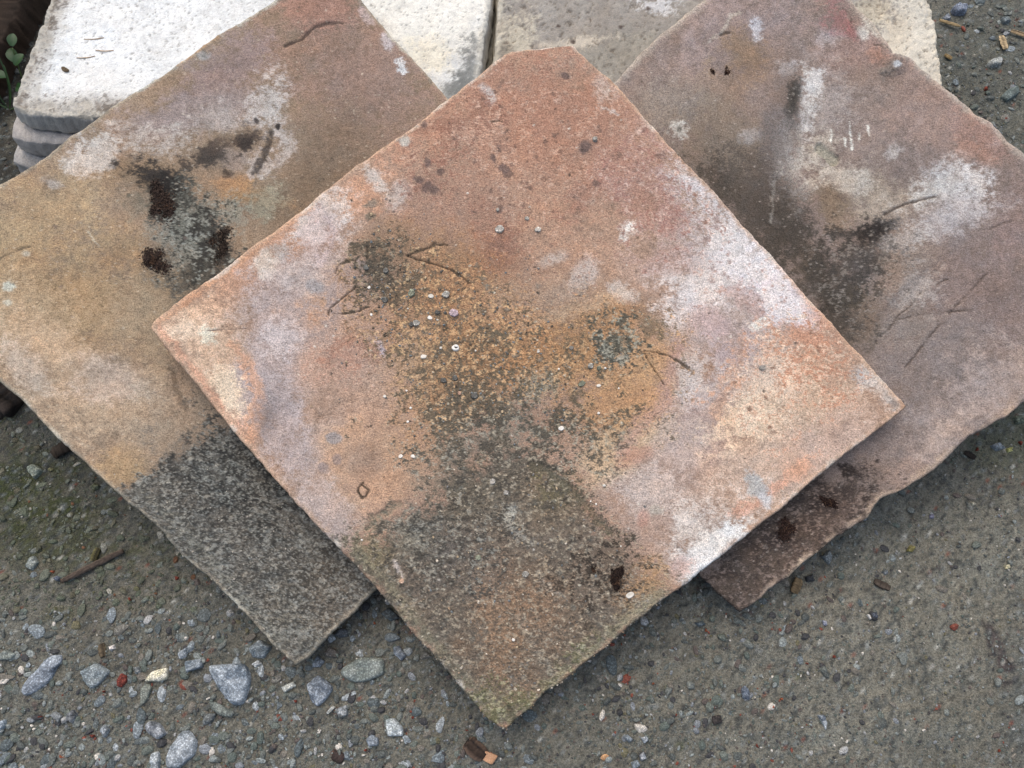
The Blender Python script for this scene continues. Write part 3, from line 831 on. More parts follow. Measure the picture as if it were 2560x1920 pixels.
p.b(60, 550, 10, 8, 0, (190, 180, 160), 0.6)
p.b(20, 620, 14, 10, 0, (178, 178, 164), 0.8, 0.7, 0.7)
p.b(20, 655, 10, 7, 0, (182, 178, 160), 0.7)
# black algae stains
K1 = (40, 35, 31)
p.b(420, 500, 105, 120, -15, (124, 120, 108), 0.85, 0.7, 0.5, 0.6)
p.b(345, 400, 88, 56, 22, (52, 46, 40), 0.95, 0.7, 0.5, 0.7)
p.b(385, 430, 44, 50, 25, K1, 0.95, 0.6, 0.5, 0.6)
p.b(350, 455, 40, 26, -20, K1, 0.9, 0.6, 0.5, 0.6)
p.b(455, 520, 46, 90, -18, (58, 53, 48), 0.9, 0.8, 0.6, 0.8)
p.b(470, 560, 56, 60, -10, (62, 57, 51), 0.85, 0.8, 0.6, 0.8)
p.b(430, 600, 70, 34, -25, (78, 71, 62), 0.8, 0.8, 0.6, 0.8)
p.b(450, 340, 62, 34, -10, (64, 55, 48), 0.85, 0.7, 0.6, 0.8)
p.b(525, 305, 44, 20, -15, (60, 50, 44), 0.85, 0.7, 0.6, 0.8)
p.b(340, 390, 70, 44, 20, (58, 50, 44), 0.9, 0.7, 0.8, 0.8)
p.b(370, 415, 50, 40, 30, K1, 0.9, 0.7, 0.7, 0.8)
p.b(430, 480, 74, 95, -10, (112, 110, 98), 0.9, 0.8, 0.7, 0.7)
p.b(455, 500, 36, 70, -15, (60, 56, 50), 0.85, 0.7, 0.8, 0.9)
p.b(480, 545, 30, 26, 0, (58, 52, 46), 0.85, 0.7, 0.8, 0.9)
p.b(430, 580, 56, 26, -20, (72, 66, 56), 0.8, 0.8, 0.8, 0.9)
p.b(300, 440, 30, 40, 0, (110, 104, 88), 0.5)
p.b(510, 470, 40, 60, 0, (134, 132, 118), 0.6, 0.8, 0.8, 0.8)
p.s([(430, 340), (470, 310), (520, 300), (550, 295)], 20, (82, 66, 54), 0.75, 0, 10, 1.0)
p.b(450, 350, 50, 22, 10, (70, 60, 52), 0.8, 0.7, 0.8, 1.0)
p.b(530, 312, 26, 12, -20, (58, 48, 42), 0.8, 0.7, 0.8, 1.0)
p.b(490, 372, 16, 10, 20, (66, 54, 46), 0.8, 0.7, 0.7, 0.9)
p.s([(586, 285), (582, 310), (570, 345), (555, 370)], 8, (60, 50, 44), 0.85, 0.0004, 4, 0.9)
p.b(600, 275, 6, 7, 0, (40, 34, 32), 0.95, 0.5)
p.b(555, 262, 5, 7, -40, (64, 54, 50), 0.9, 0.5)
p.b(340, 560, 40, 44, 0, (88, 74, 60), 0.5)
# the soil-blackened lower part that stood in the ground
lowm = p.poly([(240, 1062), (300, 1030), (350, 1005), (420, 975), (470, 930), (540, 900), (620, 900), (1000, 1250), (640, 1500)], 14, 14)
p.put(lowm, (102, 97, 89), 0.95)
p.b(430, 1020, 160, 90, 30, (84, 80, 74), 0.7, 0.9, 0.6, 0.6)
p.b(560, 1000, 110, 110, 40, (80, 77, 71), 0.75, 0.9, 0.5, 0.6)
p.b(700, 1230, 60, 50, 0, (96, 84, 70), 0.7, 0.9, 0.6, 0.6)
p.b(620, 1340, 120, 100, 40, (120, 112, 98), 0.8, 0.9, 0.5, 0.5)
p.b(720, 1300, 90, 60, -40, (118, 104, 88), 0.6, 0.9, 0.6, 0.5)
p.s([(300, 1060), (380, 1130), (440, 1200), (520, 1290), (600, 1380)], 26, (138, 134, 120), 0.6, 0, 9, 0.9)
p.b(445, 1105, 9, 14, 10, (48, 42, 38), 0.9, 0.6, 0.7, 0.8)
p.b(716, 1222, 26, 20, 0, (72, 62, 50), 0.7, 0.8, 0.8, 0.8)
p.b(480, 930, 12, 14, 0, (46, 44, 40), 0.8, 0.7, 0.7, 0.8)
p.gritty(lowm, (54, 51, 47), (152, 147, 136), 0.8, 0.5)
p.gritty(p.bm(540, 1010, 150, 120, 40, 0.9, 0.4, 0.2), (50, 48, 45), (120, 118, 110), 0.8, 0.55)
p.gritty(p.bm(430, 500, 90, 110, -10, 0.9, 0.5, 0.2), (50, 46, 41), (152, 150, 138), 0.85, 0.5)
p.speck(5.5, 0.6, 1.2, 2.8, (158, 154, 144), 0.5, 61, lowm)
p.speck(6, 0.6, 1.2, 3.0, (58, 55, 51), 0.65, 62, lowm)
p.speck(30, 0.3, 2.5, 6, (156, 148, 134), 0.75, 63, lowm, depth=-0.0006)
p.H += lowm * 0.0007 * (p.nC + p.nD)
top = np.clip(1 - lowm, 0, 1)
p.speck(16, 0.4, 1.0, 2.6, (196, 176, 150), 0.55, 64, top)
p.speck(15, 0.4, 1.0, 2.6, (98, 78, 62), 0.6, 65, top)
p.speck(60, 0.2, 2, 6, (112, 92, 80), 0.6, 66, top)
p.speck(12, 0.5, 1.0, 2.6, (104, 82, 68), 0.7, 67, p.bm(330, 920, 100, 70, 0, 0.7, 0.5))
p.s(c2(600, 0, [(310, 320), (420, 280), (520, 190), (600, 165), (710, 165)]), 4.5, (84, 66, 56), 0.75, 0.0016, 1.5)
p.s([(0, 560), (30, 545), (68, 533)], 3, (96, 82, 64), 0.7, 0.0007, 2)
p.s([(370, 800), (385, 850), (400, 880)], 9, (98, 82, 66), 0.6, 0.0012, 4)
p.s([(190, 500), (205, 520), (215, 535)], 2.4, (188, 172, 146), 0.6, 0, 1.5)
rim = sstep(0.005, 0.001, T.d + 0.0015 * p.nC)
p.put(rim, (176, 158, 132), 0.55)
p.put(sstep(0.1, 0.6, p.nB) * rim, (190, 180, 160), 0.6)
p.put(sstep(0.1, 0.6, -p.nB) * rim, (128, 120, 104), 0.6)
p.s([(300, 195), (360, 155), (380, 143)], 7, (166, 164, 154), 0.7, 0, 4)
p.s([(380, 140), (470, 80)], 8, (182, 134, 84), 0.6, 0, 5)
p.s([(520, 45), (590, 0)], 14, (172, 166, 152), 0.7, 0, 7, 0.8)
p.grain(0.11, 2, desat=0.14, gain=(1.02, 1.07, 1.16), bright=np.array([1.07, 1.09, 1.03]))
T.finish(p, 'terracotta_tile', M_TERRA, 'brown-ochre terracotta tile on the left with black moss clumps and a grey soiled bottom corner', group='terracotta tiles leaning on the pale stacks')

# ------------------------------------------------------------------ right tile
T = TR = Tile(PR, (R_UL, R_UR, R_LR, R_LL), 415, 415, TH, 303, 0.0008)
p = Paint(T.sx, T.sy, (138, 118, 108), 23)
p.b(1600, 80, 160, 110, -40, (146, 126, 120), 0.85)
p.b(1610, 120, 70, 70, 0, (134, 108, 84), 0.8)
p.b(1560, 190, 60, 60, 0, (138, 114, 94), 0.6)
p.b(1450, 230, 80, 60, 0, (136, 124, 114), 0.7)
p.b(1560, 330, 120, 110, 40, (126, 108, 92), 0.85)
p.b(1850, 110, 90, 130, -40, (148, 120, 110), 0.8)
p.b(2050, 260, 180, 120, 40, (146, 120, 108), 0.9)
p.b(2130, 300, 90, 60, 40, (150, 114, 100), 0.7)
p.b(1880, 180, 80, 60, 0, (128, 110, 98), 0.6)
p.b(1900, 420, 130, 80, 0, (160, 142, 124), 0.85)
p.b(2130, 640, 160, 220, 20, (126, 108, 102), 0.9)
p.b(2020, 800, 150, 120, -30, (126, 112, 106), 0.85)
p.b(2150, 830, 120, 80, -30, (154, 134, 124), 0.85)
p.b(2060, 900, 130, 70, -35, (150, 132, 124), 0.7)
p.b(2190, 460, 60, 120, 0, (136, 112, 104), 0.7)
p.b(1940, 560, 90, 90, 0, (140, 120, 106), 0.8)
p.b(1850, 690, 70, 90, 30, (118, 98, 82), 0.8)
p.b(1960, 690, 60, 60, 0, (128, 116, 108), 0.6)
# shade along the middle tile painted as a dark band, then dark stains
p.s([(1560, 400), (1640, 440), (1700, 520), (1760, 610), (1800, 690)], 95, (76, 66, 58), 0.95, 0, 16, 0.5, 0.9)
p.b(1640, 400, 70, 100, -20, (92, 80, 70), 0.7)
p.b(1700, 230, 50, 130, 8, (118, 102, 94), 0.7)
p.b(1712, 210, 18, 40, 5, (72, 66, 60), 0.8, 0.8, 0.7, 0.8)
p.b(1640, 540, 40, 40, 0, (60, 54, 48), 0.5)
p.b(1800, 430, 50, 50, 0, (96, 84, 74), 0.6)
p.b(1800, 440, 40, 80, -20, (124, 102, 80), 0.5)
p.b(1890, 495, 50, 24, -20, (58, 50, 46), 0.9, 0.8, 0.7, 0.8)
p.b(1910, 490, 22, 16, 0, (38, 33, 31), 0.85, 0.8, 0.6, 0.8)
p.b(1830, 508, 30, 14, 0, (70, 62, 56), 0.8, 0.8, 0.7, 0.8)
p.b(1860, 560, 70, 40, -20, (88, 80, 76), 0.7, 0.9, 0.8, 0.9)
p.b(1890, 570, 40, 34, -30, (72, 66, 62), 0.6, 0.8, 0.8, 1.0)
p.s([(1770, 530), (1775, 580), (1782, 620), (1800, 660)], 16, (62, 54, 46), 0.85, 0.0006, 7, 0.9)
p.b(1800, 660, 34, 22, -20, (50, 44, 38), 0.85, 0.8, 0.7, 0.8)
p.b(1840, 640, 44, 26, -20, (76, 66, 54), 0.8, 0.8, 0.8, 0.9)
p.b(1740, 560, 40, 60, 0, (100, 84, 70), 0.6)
p.b(1690, 480, 70, 110, -30, (68, 60, 53), 0.85, 0.9, 0.4, 0.5)  # deepens the painted shade along the middle tile
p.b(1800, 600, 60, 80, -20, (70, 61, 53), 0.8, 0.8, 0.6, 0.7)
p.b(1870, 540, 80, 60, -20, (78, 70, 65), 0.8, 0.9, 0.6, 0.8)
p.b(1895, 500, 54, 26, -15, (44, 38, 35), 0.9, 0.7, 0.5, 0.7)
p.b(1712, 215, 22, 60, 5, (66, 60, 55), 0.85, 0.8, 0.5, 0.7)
# pale lime bloom
p.b(1765, 260, 90, 150, 10, (158, 148, 142), 0.5, 1.3, 0.6, 0.4)
p.b(2050, 410, 150, 90, 0, (166, 158, 154), 0.55, 1.3, 0.6, 0.5)
p.s([(1740, 150), (1765, 200), (1745, 260), (1735, 310)], 20, (184, 178, 174), 0.7, 0, 14, 0.6, 1.2)
p.b(1757, 180, 20, 40, 15, (196, 193, 192), 0.65, 0.8, 0.6, 0.7)
p.b(1742, 250, 20, 50, 0, (190, 184, 180), 0.6, 0.8, 0.7, 0.7)
p.b(1770, 330, 60, 50, -20, (182, 168, 152), 0.6, 0.9, 0.6, 0.5)
p.b(1830, 385, 90, 34, 20, (176, 164, 152), 0.8)
p.b(1690, 330, 26, 70, 12, (152, 144, 138), 0.75, 0.9, 0.6, 0.6)
p.s([(1672, 390), (1668, 430), (1664, 480)], 5, (172, 164, 154), 0.7, 0, 3, 1.0)
p.s([(1685, 350), (1688, 375)], 5, (190, 180, 170), 0.7, 0, 3, 0.8)
p.b(1620, 295, 26, 20, 0, (160, 152, 148), 0.6)
p.b(1635, 65, 16, 26, 10, (186, 182, 186), 0.8, 0.8, 0.7, 0.7)
p.b(1790, 80, 40, 24, -10, (172, 160, 158), 0.6)
p.b(1700, 145, 34, 20, 0, (164, 158, 158), 0.6)
p.b(1860, 70, 20, 14, 40, (188, 182, 172), 0.7)
p.b(1467, 285, 20, 22, 0, (186, 182, 176), 0.85, 0.9, 0.5, 0.5)
p.b(2060, 395, 100, 60, 10, (178, 172, 169), 0.7, 1.4, 0.6, 0.3)
p.b(2112, 395, 40, 44, 40, (200, 197, 198), 0.6, 1.2, 0.6, 0.5)
p.b(2010, 415, 60, 30, -30, (186, 180, 174), 0.5, 1.2, 0.6, 0.5)
p.b(2060, 470, 90, 40, -10, (166, 154, 150), 0.7)
p.b(1930, 330, 30, 16, -40, (180, 170, 164), 0.7)
p.b(1950, 520, 60, 26, -20, (172, 162, 156), 0.6, 0.9, 0.8, 0.8)
p.b(1980, 620, 60, 50, -40, (158, 148, 142), 0.6, 0.9, 0.7, 0.7)
p.b(2150, 200, 40, 20, 40, (168, 150, 138), 0.5)
for q in ([(880, 900), (878, 1000)], [(1005, 840), (1012, 930), (1025, 1030)], [(975, 960), (977, 1010)], [(1072, 920), (1075, 960)], [(1135, 870), (1142, 935)]):
    p.s(c2(1760, 0, q), 2.6, (222, 218, 208), 0.85, 0, 0.8, 0.5)
p.s(c2(1760, 0, [(0, 300), (60, 260), (120, 230), (160, 160), (200, 110), (250, 80)]), 5, (176, 164, 150), 0.6, 0, 5, 1.2)
p.b(1806, 42, 34, 44, -25, (144, 96, 92), 0.65, 0.9, 0.6, 0.7)
p.b(1838, 68, 16, 26, -30, (148, 92, 88), 0.6)
p.b(1895, 120, 26, 20, 20, (164, 122, 104), 0.7)
p.b(1922, 150, 26, 18, -40, (116, 106, 98), 0.7)
p.b(1935, 143, 9, 8, 0, (178, 178, 180), 0.9, 0.5, 0.4)
p.b(1880, 55, 12, 34, -40, (196, 190, 176), 0.6)
p.b(2110, 330, 60, 24, 30, (156, 114, 94), 0.5)
# dark vertical streaks beside the bloom, then the chipped rectangular hole and its rim
p.b(1680, 270, 30, 130, 6, (110, 96, 90), 0.6, 1.1, 0.5, 0.5)
p.b(1714, 205, 16, 60, 4, (64, 58, 53), 0.8, 0.9, 0.5, 0.8)
p.b(1722, 280, 12, 50, 0, (96, 84, 78), 0.6, 0.9, 0.5, 0.7)
p.b(1650, 400, 50, 120, 10, (84, 74, 68), 0.5, 1.1, 0.5, 0.6)
p.speck(10, 0.5, 1.5, 3.5, (150, 142, 134), 0.6, 78, p.bm(1712, 190, 16, 44, 0, 0.6, 0.2))
p.s(c2(1760, 0, [(800, 1030), (850, 1070), (890, 1105)]), 12, (150, 142, 126), 0.9, 0.0026, 2.0, 0.1, 0.12)
p.b(1751, 322, 12, 22, -45, (192, 176, 156), 0.5)
p.b(1467, 281, 6, 7, 0, (92, 88, 82), 0.9, 0.5, 0.3)
p.s(c2(1760, 0, [(110, 245), (140, 228), (175, 225)]), 4, (84, 70, 60), 0.8, 0.0014, 1.0)
# cracks
CK = (70, 58, 52)
p.s(c2(1760, 500, [(1250, 105), (1310, 60), (1400, 25), (1500, 0), (1600, -25)]), 3.4, CK, 0.75, 0.0014, 1.2)
p.s(c2(1760, 500, [(1145, 1055), (1190, 980), (1280, 890), (1340, 800), (1420, 740), (1500, 640), (1600, 590), (1680, 545)]), 3.2, CK, 0.7, 0.0012, 1.6, broken=0.9)
p.s(c2(1760, 500, [(1340, 820), (1480, 795), (1600, 775), (1730, 765), (1860, 758)]), 3.2, CK, 0.75, 0.0012, 1.2, broken=0.9)
p.s(c2(1760, 500, [(1400, 1150), (1480, 1050), (1580, 920), (1680, 800), (1760, 720), (1870, 600), (1960, 500)]), 3.2, CK, 0.7, 0.0012, 1.4, broken=0.9)
p.s(c2(1760, 0, [(2060, 950), (2085, 1010), (2090, 1070)]), 3, CK, 0.6, 0.0008, 1.6)
p.s(c2(1760, 0, [(1180, 310), (1250, 310), (1310, 360), (1400, 375)]), 3, CK, 0.6, 0.0008, 1.6)
p.s(c2(1760, 0, [(960, 60), (1010, 110), (1020, 160)]), 2.4, CK, 0.5, 0.0006, 1.6)
p.s(c2(1760, 500, [(1980, 200), (2040, 170), (2130, 140)]), 3, CK, 0.5, 0.0007, 1.6)
# soil-dark lower edge
lowm = np.clip(p.bm(1700, 1200, 260, 110, -38, 0.4, 0.3, 0.3), 0, 1)
p.put(lowm, (84, 70, 61), 0.95)
p.b(1640, 1230, 130, 70, -38, (90, 75, 65), 0.7)
p.b(1790, 1090, 130, 44, -38, (70, 58, 53), 0.8, 0.9, 0.6, 0.6)
p.b(1840, 1030, 60, 36, -38, (68, 57, 52), 0.8, 0.9, 0.7, 0.7)
p.s([(1850, 1080), (1780, 1150), (1700, 1230), (1640, 1290)], 22, (116, 94, 82), 0.5, 0, 10, 0.9)
p.b(1960, 1010, 70, 30, -38, (150, 126, 114), 0.7)
p.b(2040, 930, 80, 26, -38, (160, 140, 130), 0.6)
p.s([(2100, 880), (2040, 940), (1990, 985)], 14, (164, 142, 130), 0.6, 0, 6, 0.7)
p.b(1700, 1145, 22, 26, 10, (36, 28, 26), 0.9, 0.7, 0.7, 0.8)
p.s([(1755, 1100), (1790, 1078)], 10, (40, 32, 29), 0.85, 0, 5, 0.9)
p.b(1830, 1022, 20, 16, 0, (44, 36, 32), 0.8, 0.8, 0.8, 0.9)
p.b(1869, 1075, 13, 10, 0, (50, 40, 36), 0.8, 0.8, 0.7, 0.9)
p.gritty(lowm, (56, 46, 42), (140, 118, 106), 0.75, 0.42)
p.gritty(p.bm(1850, 580, 110, 110, 0, 0.9, 0.5, 0.2), (60, 53, 48), (140, 128, 118), 0.7, 0.36)
p.speck(9, 0.5, 1.2, 3.0, (138, 118, 108), 0.5, 71, lowm)
p.speck(8, 0.5, 1.2, 3.0, (58, 48, 44), 0.6, 72, lowm)
p.speck(60, 0.25, 5, 9, (116, 104, 96), 0.6, 75, lowm, depth=-0.0005)
p.speck(16, 0.4, 1.0, 2.4, (178, 162, 150), 0.5, 73)
p.speck(14, 0.4, 1.0, 2.4, (88, 74, 66), 0.55, 74)
rim = sstep(0.006, 0.001, T.d + 0.0018 * p.nC)
p.put(rim * (T.sy < 700), (190, 174, 158), 0.6)
p.put(sstep(-0.1, 0.4, p.nB) * rim * (T.sy > 700), (178, 150, 128), 0.75)
for q in ([(1430, 900), (1300, 960), (1190, 1000), (1130, 1090)], [(860, 1300), (700, 1390), (580, 1500)]):
    p.s(c2(1760, 900, q), 7, (196, 168, 142), 0.75, 0.0008, 4, 0.9)
p.H += 0.003 * p.bm(1930, 143, 30, 22, -40, 0.9, 0.2) - 0.0016 * p.bm(1960, 640, 130, 20, -45, 0.9, 0.2)
p.grain(0.11, 3, desat=0.10, gain=(1.0, 1.05, 1.08), bright=np.array([1.08, 1.10, 1.055]))
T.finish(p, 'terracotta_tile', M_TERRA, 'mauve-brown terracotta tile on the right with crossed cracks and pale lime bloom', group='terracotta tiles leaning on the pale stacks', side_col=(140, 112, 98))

# ------------------------------------------------------------------ pale tiles in two stacks
def rect_sides(a, b, c, d):
    return ([a, b], [b, c], [d, c], [a, d])


H0 = 0.098
LAY = 0.0245
# left stack, top tile: front-left corner, left edge runs away from the camera
P0 = Plane(1106, 100, H0)
lf, rf = (31 / K, 268 / K), (1194 / K, 320 / K)
ls = [(31 / K, 268 / K)] + px([(31, 250), (54, 192), (83, 119), (108, 54), (125, 0), (170, -150)])
rs = [(1194 / K, 320 / K)] + px([(1200, 177), (1208, 127), (1211, 80), (1222, 29), (1226, 0), (1222, -150)])
fs = [lf] + px([(69, 282), (145, 289), (231, 293), (600, 305)]) + [rf]
bs_ = [ls[-1], rs[-1]]
T = TW = Tile(P0, (fs, rs, bs_, ls), 320, 160, 0.023, 404, 0.0016, 0.003, 0.0008)
T.proud = True
p = Paint(T.sx, T.sy, (222, 223, 218), 24)
p.b(900, 60, 200, 170, 0, (222, 219, 206), 0.8)
p.b(930, 115, 60, 40, 20, (216, 206, 178), 0.5)
p.b(1010, 150, 36, 70, 10, (110, 112, 108), 0.85, 0.8, 0.7, 0.9)
p.b(985, 190, 50, 26, -20, (112, 114, 110), 0.8, 0.8, 0.7, 0.9)
p.b(300, 100, 320, 140, 0, (226, 228, 224), 0.7)
p.b(200, 200, 90, 60, 0, (216, 214, 206), 0.5)
edge = sstep(0.030, 0.004, T.d + 0.008 * p.nB + 0.004 * p.nC)
left = (T.sx < 400)
p.put(edge * left, (170, 162, 146), 0.75)
p.put(sstep(0.0, 0.5, p.nB + 0.3 * p.nC) * sstep(0.034, 0.006, T.d) * left, (104, 92, 78), 0.8)
p.gritty(sstep(0.03, 0.004, T.d) * left, (92, 84, 74), (200, 196, 186), 0.7, 0.4)
p.put(sstep(0.008, 0.002, T.d), (190, 186, 172), 0.6)
p.speck(7, 0.42, 0.8, 2.1, (146, 146, 142), 0.75, 81, None, 0.0011, 0.9)
p.speck(22, 0.18, 1.2, 2.8, (132, 128, 120), 0.7, 82, None, 0.0012, 0.9)
p.speck(5, 0.3, 0.8, 1.6, (190, 188, 180), 0.5, 83)
p.H += 0.0004 * p.nC + 0.0010 * p.nC * sstep(0.02, 0.004, T.d)
p.grain(0.07, 4, tint=0.012)
TILEG = 'pale tiles stacked behind'
T.finish(p, 'pale_tile', M_PALE, 'white pitted tile on top of the left stack', group=TILEG, side_col=(186, 182, 172))


def shift(plane, side_lists, dx, dy):
    out = []
    for sl in side_lists:
        w = P0.at(sl)
        a, b_ = proj(w[:, 0] + dx, w[:, 1] + dy, np.full(len(w), plane.p[2]))
        out.append(list(zip(a, b_)))
    return out


def lower_tile(side_lists, k, dx, dy, seed, col, label, n=300, m=56, side=None):
    pl = Plane(1106, 100, H0 - LAY * k)
    sd = shift(pl, side_lists, dx, dy)
    t = Tile(pl, sd, n, m, 0.0235, seed, 0.0014, 0.0022, 0.0008)
    t.proud = True
    q = Paint(t.sx, t.sy, col, seed)
    q.put(sstep(0.1, 0.7, q.nB), tuple(int(c * 0.8) for c in col), 0.7)
    q.put(sstep(0.1, 0.8, q.nC), tuple(int(c * 0.72) for c in col), 0.5)
    q.grain(0.12, seed, tint=0.02)
    return t.finish(q, 'pale_tile', M_PALE, label, 'tile', TILEG, side or col)


lower_tile((fs, rs, bs_, ls), 1, -0.013, -0.012, 411, (184, 178, 170), 'grey-white tile second from the top of the left stack')
lower_tile((fs, rs, bs_, ls), 2, -0.024, -0.023, 412, (172, 168, 162), 'grey tile third from the top of the left stack')
lower_tile((fs, rs, bs_, ls), 3, -0.031, -0.034, 413, (150, 142, 132), 'brown-grey bottom tile of the left stack')

# right stack
ls2 = px([(1236, 330), (1238, 145), (1240, 119), (1247, 0), (1250, -150)])
rs2 = px([(2362, 262), (2355, 192), (2350, 152), (2339, 65), (2324, 0), (2290, -150)])
fs2 = [ls2[0]] + px([(1500, 322), (1900, 295)]) + [rs2[0]]
bs2 = [ls2[-1], rs2[-1]]
T = TB = Tile(P0, (fs2, rs2, bs2, ls2), 320, 160, 0.023, 505, 0.0014, 0.003, 0.0010)
T.proud = True
p = Paint(T.sx, T.sy, (154, 148, 138), 25)
p.b(1240, 40, 190, 60, -8, (150, 144, 134), 0.8)
p.b(1340, 110, 120, 60, -10, (142, 137, 124), 0.7)
p.b(1110, 90, 50, 90, 0, (188, 180, 160), 0.8, 0.9, 0.6, 0.6)
p.b(1085, 130, 26, 50, 0, (120, 112, 98), 0.6, 0.8, 0.8, 0.9)
p.b(1260, 90, 110, 12, -8, (196, 186, 168), 0.7, 0.8, 0.6)
p.b(1420, 12, 50, 20, 0, (204, 204, 202), 0.8, 0.8, 0.7, 0.7)
p.b(1990, 80, 90, 200, 0, (206, 200, 184), 0.95, 0.5, 0.4, 0.4)
p.b(1890, 20, 40, 40, 0, (182, 172, 150), 0.7, 0.8, 0.6)
p.b(1940, 60, 30, 50, 0, (192, 182, 162), 0.6)
gm = p.bm(1250, 70, 260, 160, 0, 0.6, 0.2)
p.speck(10, 0.5, 1.3, 3.6, (122, 114, 102), 0.7, 91, None, 0.0013, 0.9, 1.5)
p.speck(24, 0.3, 2, 4.5, (116, 106, 94), 0.7, 92, gm, 0.0018, 0.8)
for x, y in ((1341, 58), (1207, 55), (1400, 18), (1238, 88)):
    p.b(x, y, 6, 5, 0, (84, 72, 64), 0.9, 0.6)
p.H += 0.0005 * p.nC + 0.0012 * p.nC * sstep(0.02, 0.004, T.d)
p.put(sstep(0.007, 0.002, T.d), (206, 198, 178), 0.6)
p.grain(0.09, 5, tint=0.02)
T.finish(p, 'pale_tile', M_PALE, 'beige-grey pitted tile with cream right edge on top of the right stack', group=TILEG, side_col=(178, 170, 152))
lower_tile((fs2, rs2, bs2, ls2), 1, -0.020, 0.004, 511, (128, 122, 108), 'olive-grey tile below the top of the right stack, its edge showing in the gap', n=260)
lower_tile((fs2, rs2, bs2, ls2), 2, -0.017, 0.003, 512, (122, 116, 104), 'hidden grey tile third in the right stack', n=70)
lower_tile((fs2, rs2, bs2, ls2), 3, -0.018, 0.002, 513, (120, 114, 102), 'hidden grey bottom tile of the right stack', n=70)
# ------------------------------------------------------------------ gravel, stones and small things
RNG = np.random.RandomState(7)


def inside(poly, x, y):
    poly = np.asarray(poly)
    r = np.zeros(len(x), bool)
    a = poly
    b = np.roll(poly, -1, 0)
    for (x0, y0), (x1, y1) in zip(a, b):
        c = ((y0 > y) != (y1 > y))
        t = (y - y0) / (y1 - y0 + 1e-12)
        r ^= c & (x < x0 + t * (x1 - x0))
    return r


def ico(sub):
    t = (1 + 5 ** 0.5) / 2
    V = [(-1, t, 0), (1, t, 0), (-1, -t, 0), (1, -t, 0), (0, -1, t), (0, 1, t), (0, -1, -t), (0, 1, -t), (t, 0, -1), (t, 0, 1), (-t, 0, -1), (-t, 0, 1)]
    F = [(0, 11, 5), (0, 5, 1), (0, 1, 7), (0, 7, 10), (0, 10, 11), (1, 5, 9), (5, 11, 4), (11, 10, 2), (10, 7, 6), (7, 1, 8), (3, 9, 4), (3, 4, 2), (3, 2, 6), (3, 6, 8), (3, 8, 9), (4, 9, 5), (2, 4, 11), (6, 2, 10), (8, 6, 7), (9, 8, 1)]
    V = [np.array(v) / np.linalg.norm(v) for v in V]
    for _ in range(sub):
        mid, G = {}, []
        def mp(a, b):
            k = (min(a, b), max(a, b))
            if k not in mid:
                m = V[a] + V[b]
                V.append(m / np.linalg.norm(m)); mid[k] = len(V) - 1
            return mid[k]
        for a, b, c in F:
            p_, q, r = mp(a, b), mp(b, c), mp(c, a)
            G += [(a, p_, r), (b, q, p_), (c, r, q), (p_, q, r)]
        F = G
    return np.array(V), np.array(F)


def rough_ball(sub, seed, amp=0.28):
    """an angular pebble: sphere cut by random planes"""
    V, F = ico(sub)
    r = np.random.RandomState(seed)
    for _ in range(7):
        n = r.normal(size=3); n /= np.linalg.norm(n)
        d = 0.55 + 0.35 * r.rand()
        s = V @ n
        V = V - np.where(s > d, s - d, 0)[:, None] * n[None] * 0.9
    V = V * (1 + amp * 0.4 * (r.rand(len(V), 1) - 0.5))
    return V, F


def scatter_mesh(name, P, S, A, Cc, shapes, mat, lift=0.35):
    """many pebbles joined in one mesh. P centres, S half sizes (n,3), A angles, Cc colours"""
    VV, FF, CC = [], [], []
    off = 0
    k = RNG.randint(len(shapes), size=len(P))
    for q, (V, F) in enumerate(shapes):
        idx = np.where(k == q)[0]
        if not len(idx):
            continue
        c, s = np.cos(A[idx]), np.sin(A[idx])
        v = V[None] * S[idx][:, None]
        x = v[..., 0] * c[:, None] - v[..., 1] * s[:, None]
        y = v[..., 0] * s[:, None] + v[..., 1] * c[:, None]
        w = np.stack([x + P[idx, 0][:, None], y + P[idx, 1][:, None], v[..., 2] + P[idx, 2][:, None] + lift * S[idx, 2][:, None]], -1)
        VV.append(w.reshape(-1, 3))
        FF.append((F[None] + (off + np.arange(len(idx)) * len(V))[:, None, None]).reshape(-1, 3))
        col = Cc[idx][:, None] * (0.85 + 0.3 * RNG.rand(len(idx), len(V), 1))
        CC.append(col.reshape(-1, 3))
        off += len(idx) * len(V)
    return mesh_from(name, np.concatenate(VV), None, np.concatenate(FF), np.clip(np.concatenate(CC), 0.01, 0.9), smooth=False)


PEB0 = [rough_ball(0, s) for s in range(10)]
PEB1 = [rough_ball(1, 40 + s) for s in range(12)]
PEB2 = [rough_ball(2, 70 + s, 0.1) for s in range(12)]
PALETTE = np.array([lin(c) for c in ((94, 98, 92), (78, 82, 78), (106, 110, 104), (124, 130, 126), (94, 100, 92), (84, 92, 85), (108, 103, 93), (118, 122, 124), (60, 60, 60), (86, 78, 72), (150, 150, 146), (118, 66, 52), (96, 92, 70), (188, 182, 170))])
PW = np.array([14, 12, 13, 8, 10, 9, 10, 5, 8, 8, 3, 1.6, 2.0, 1.6]); PW /= PW.sum()


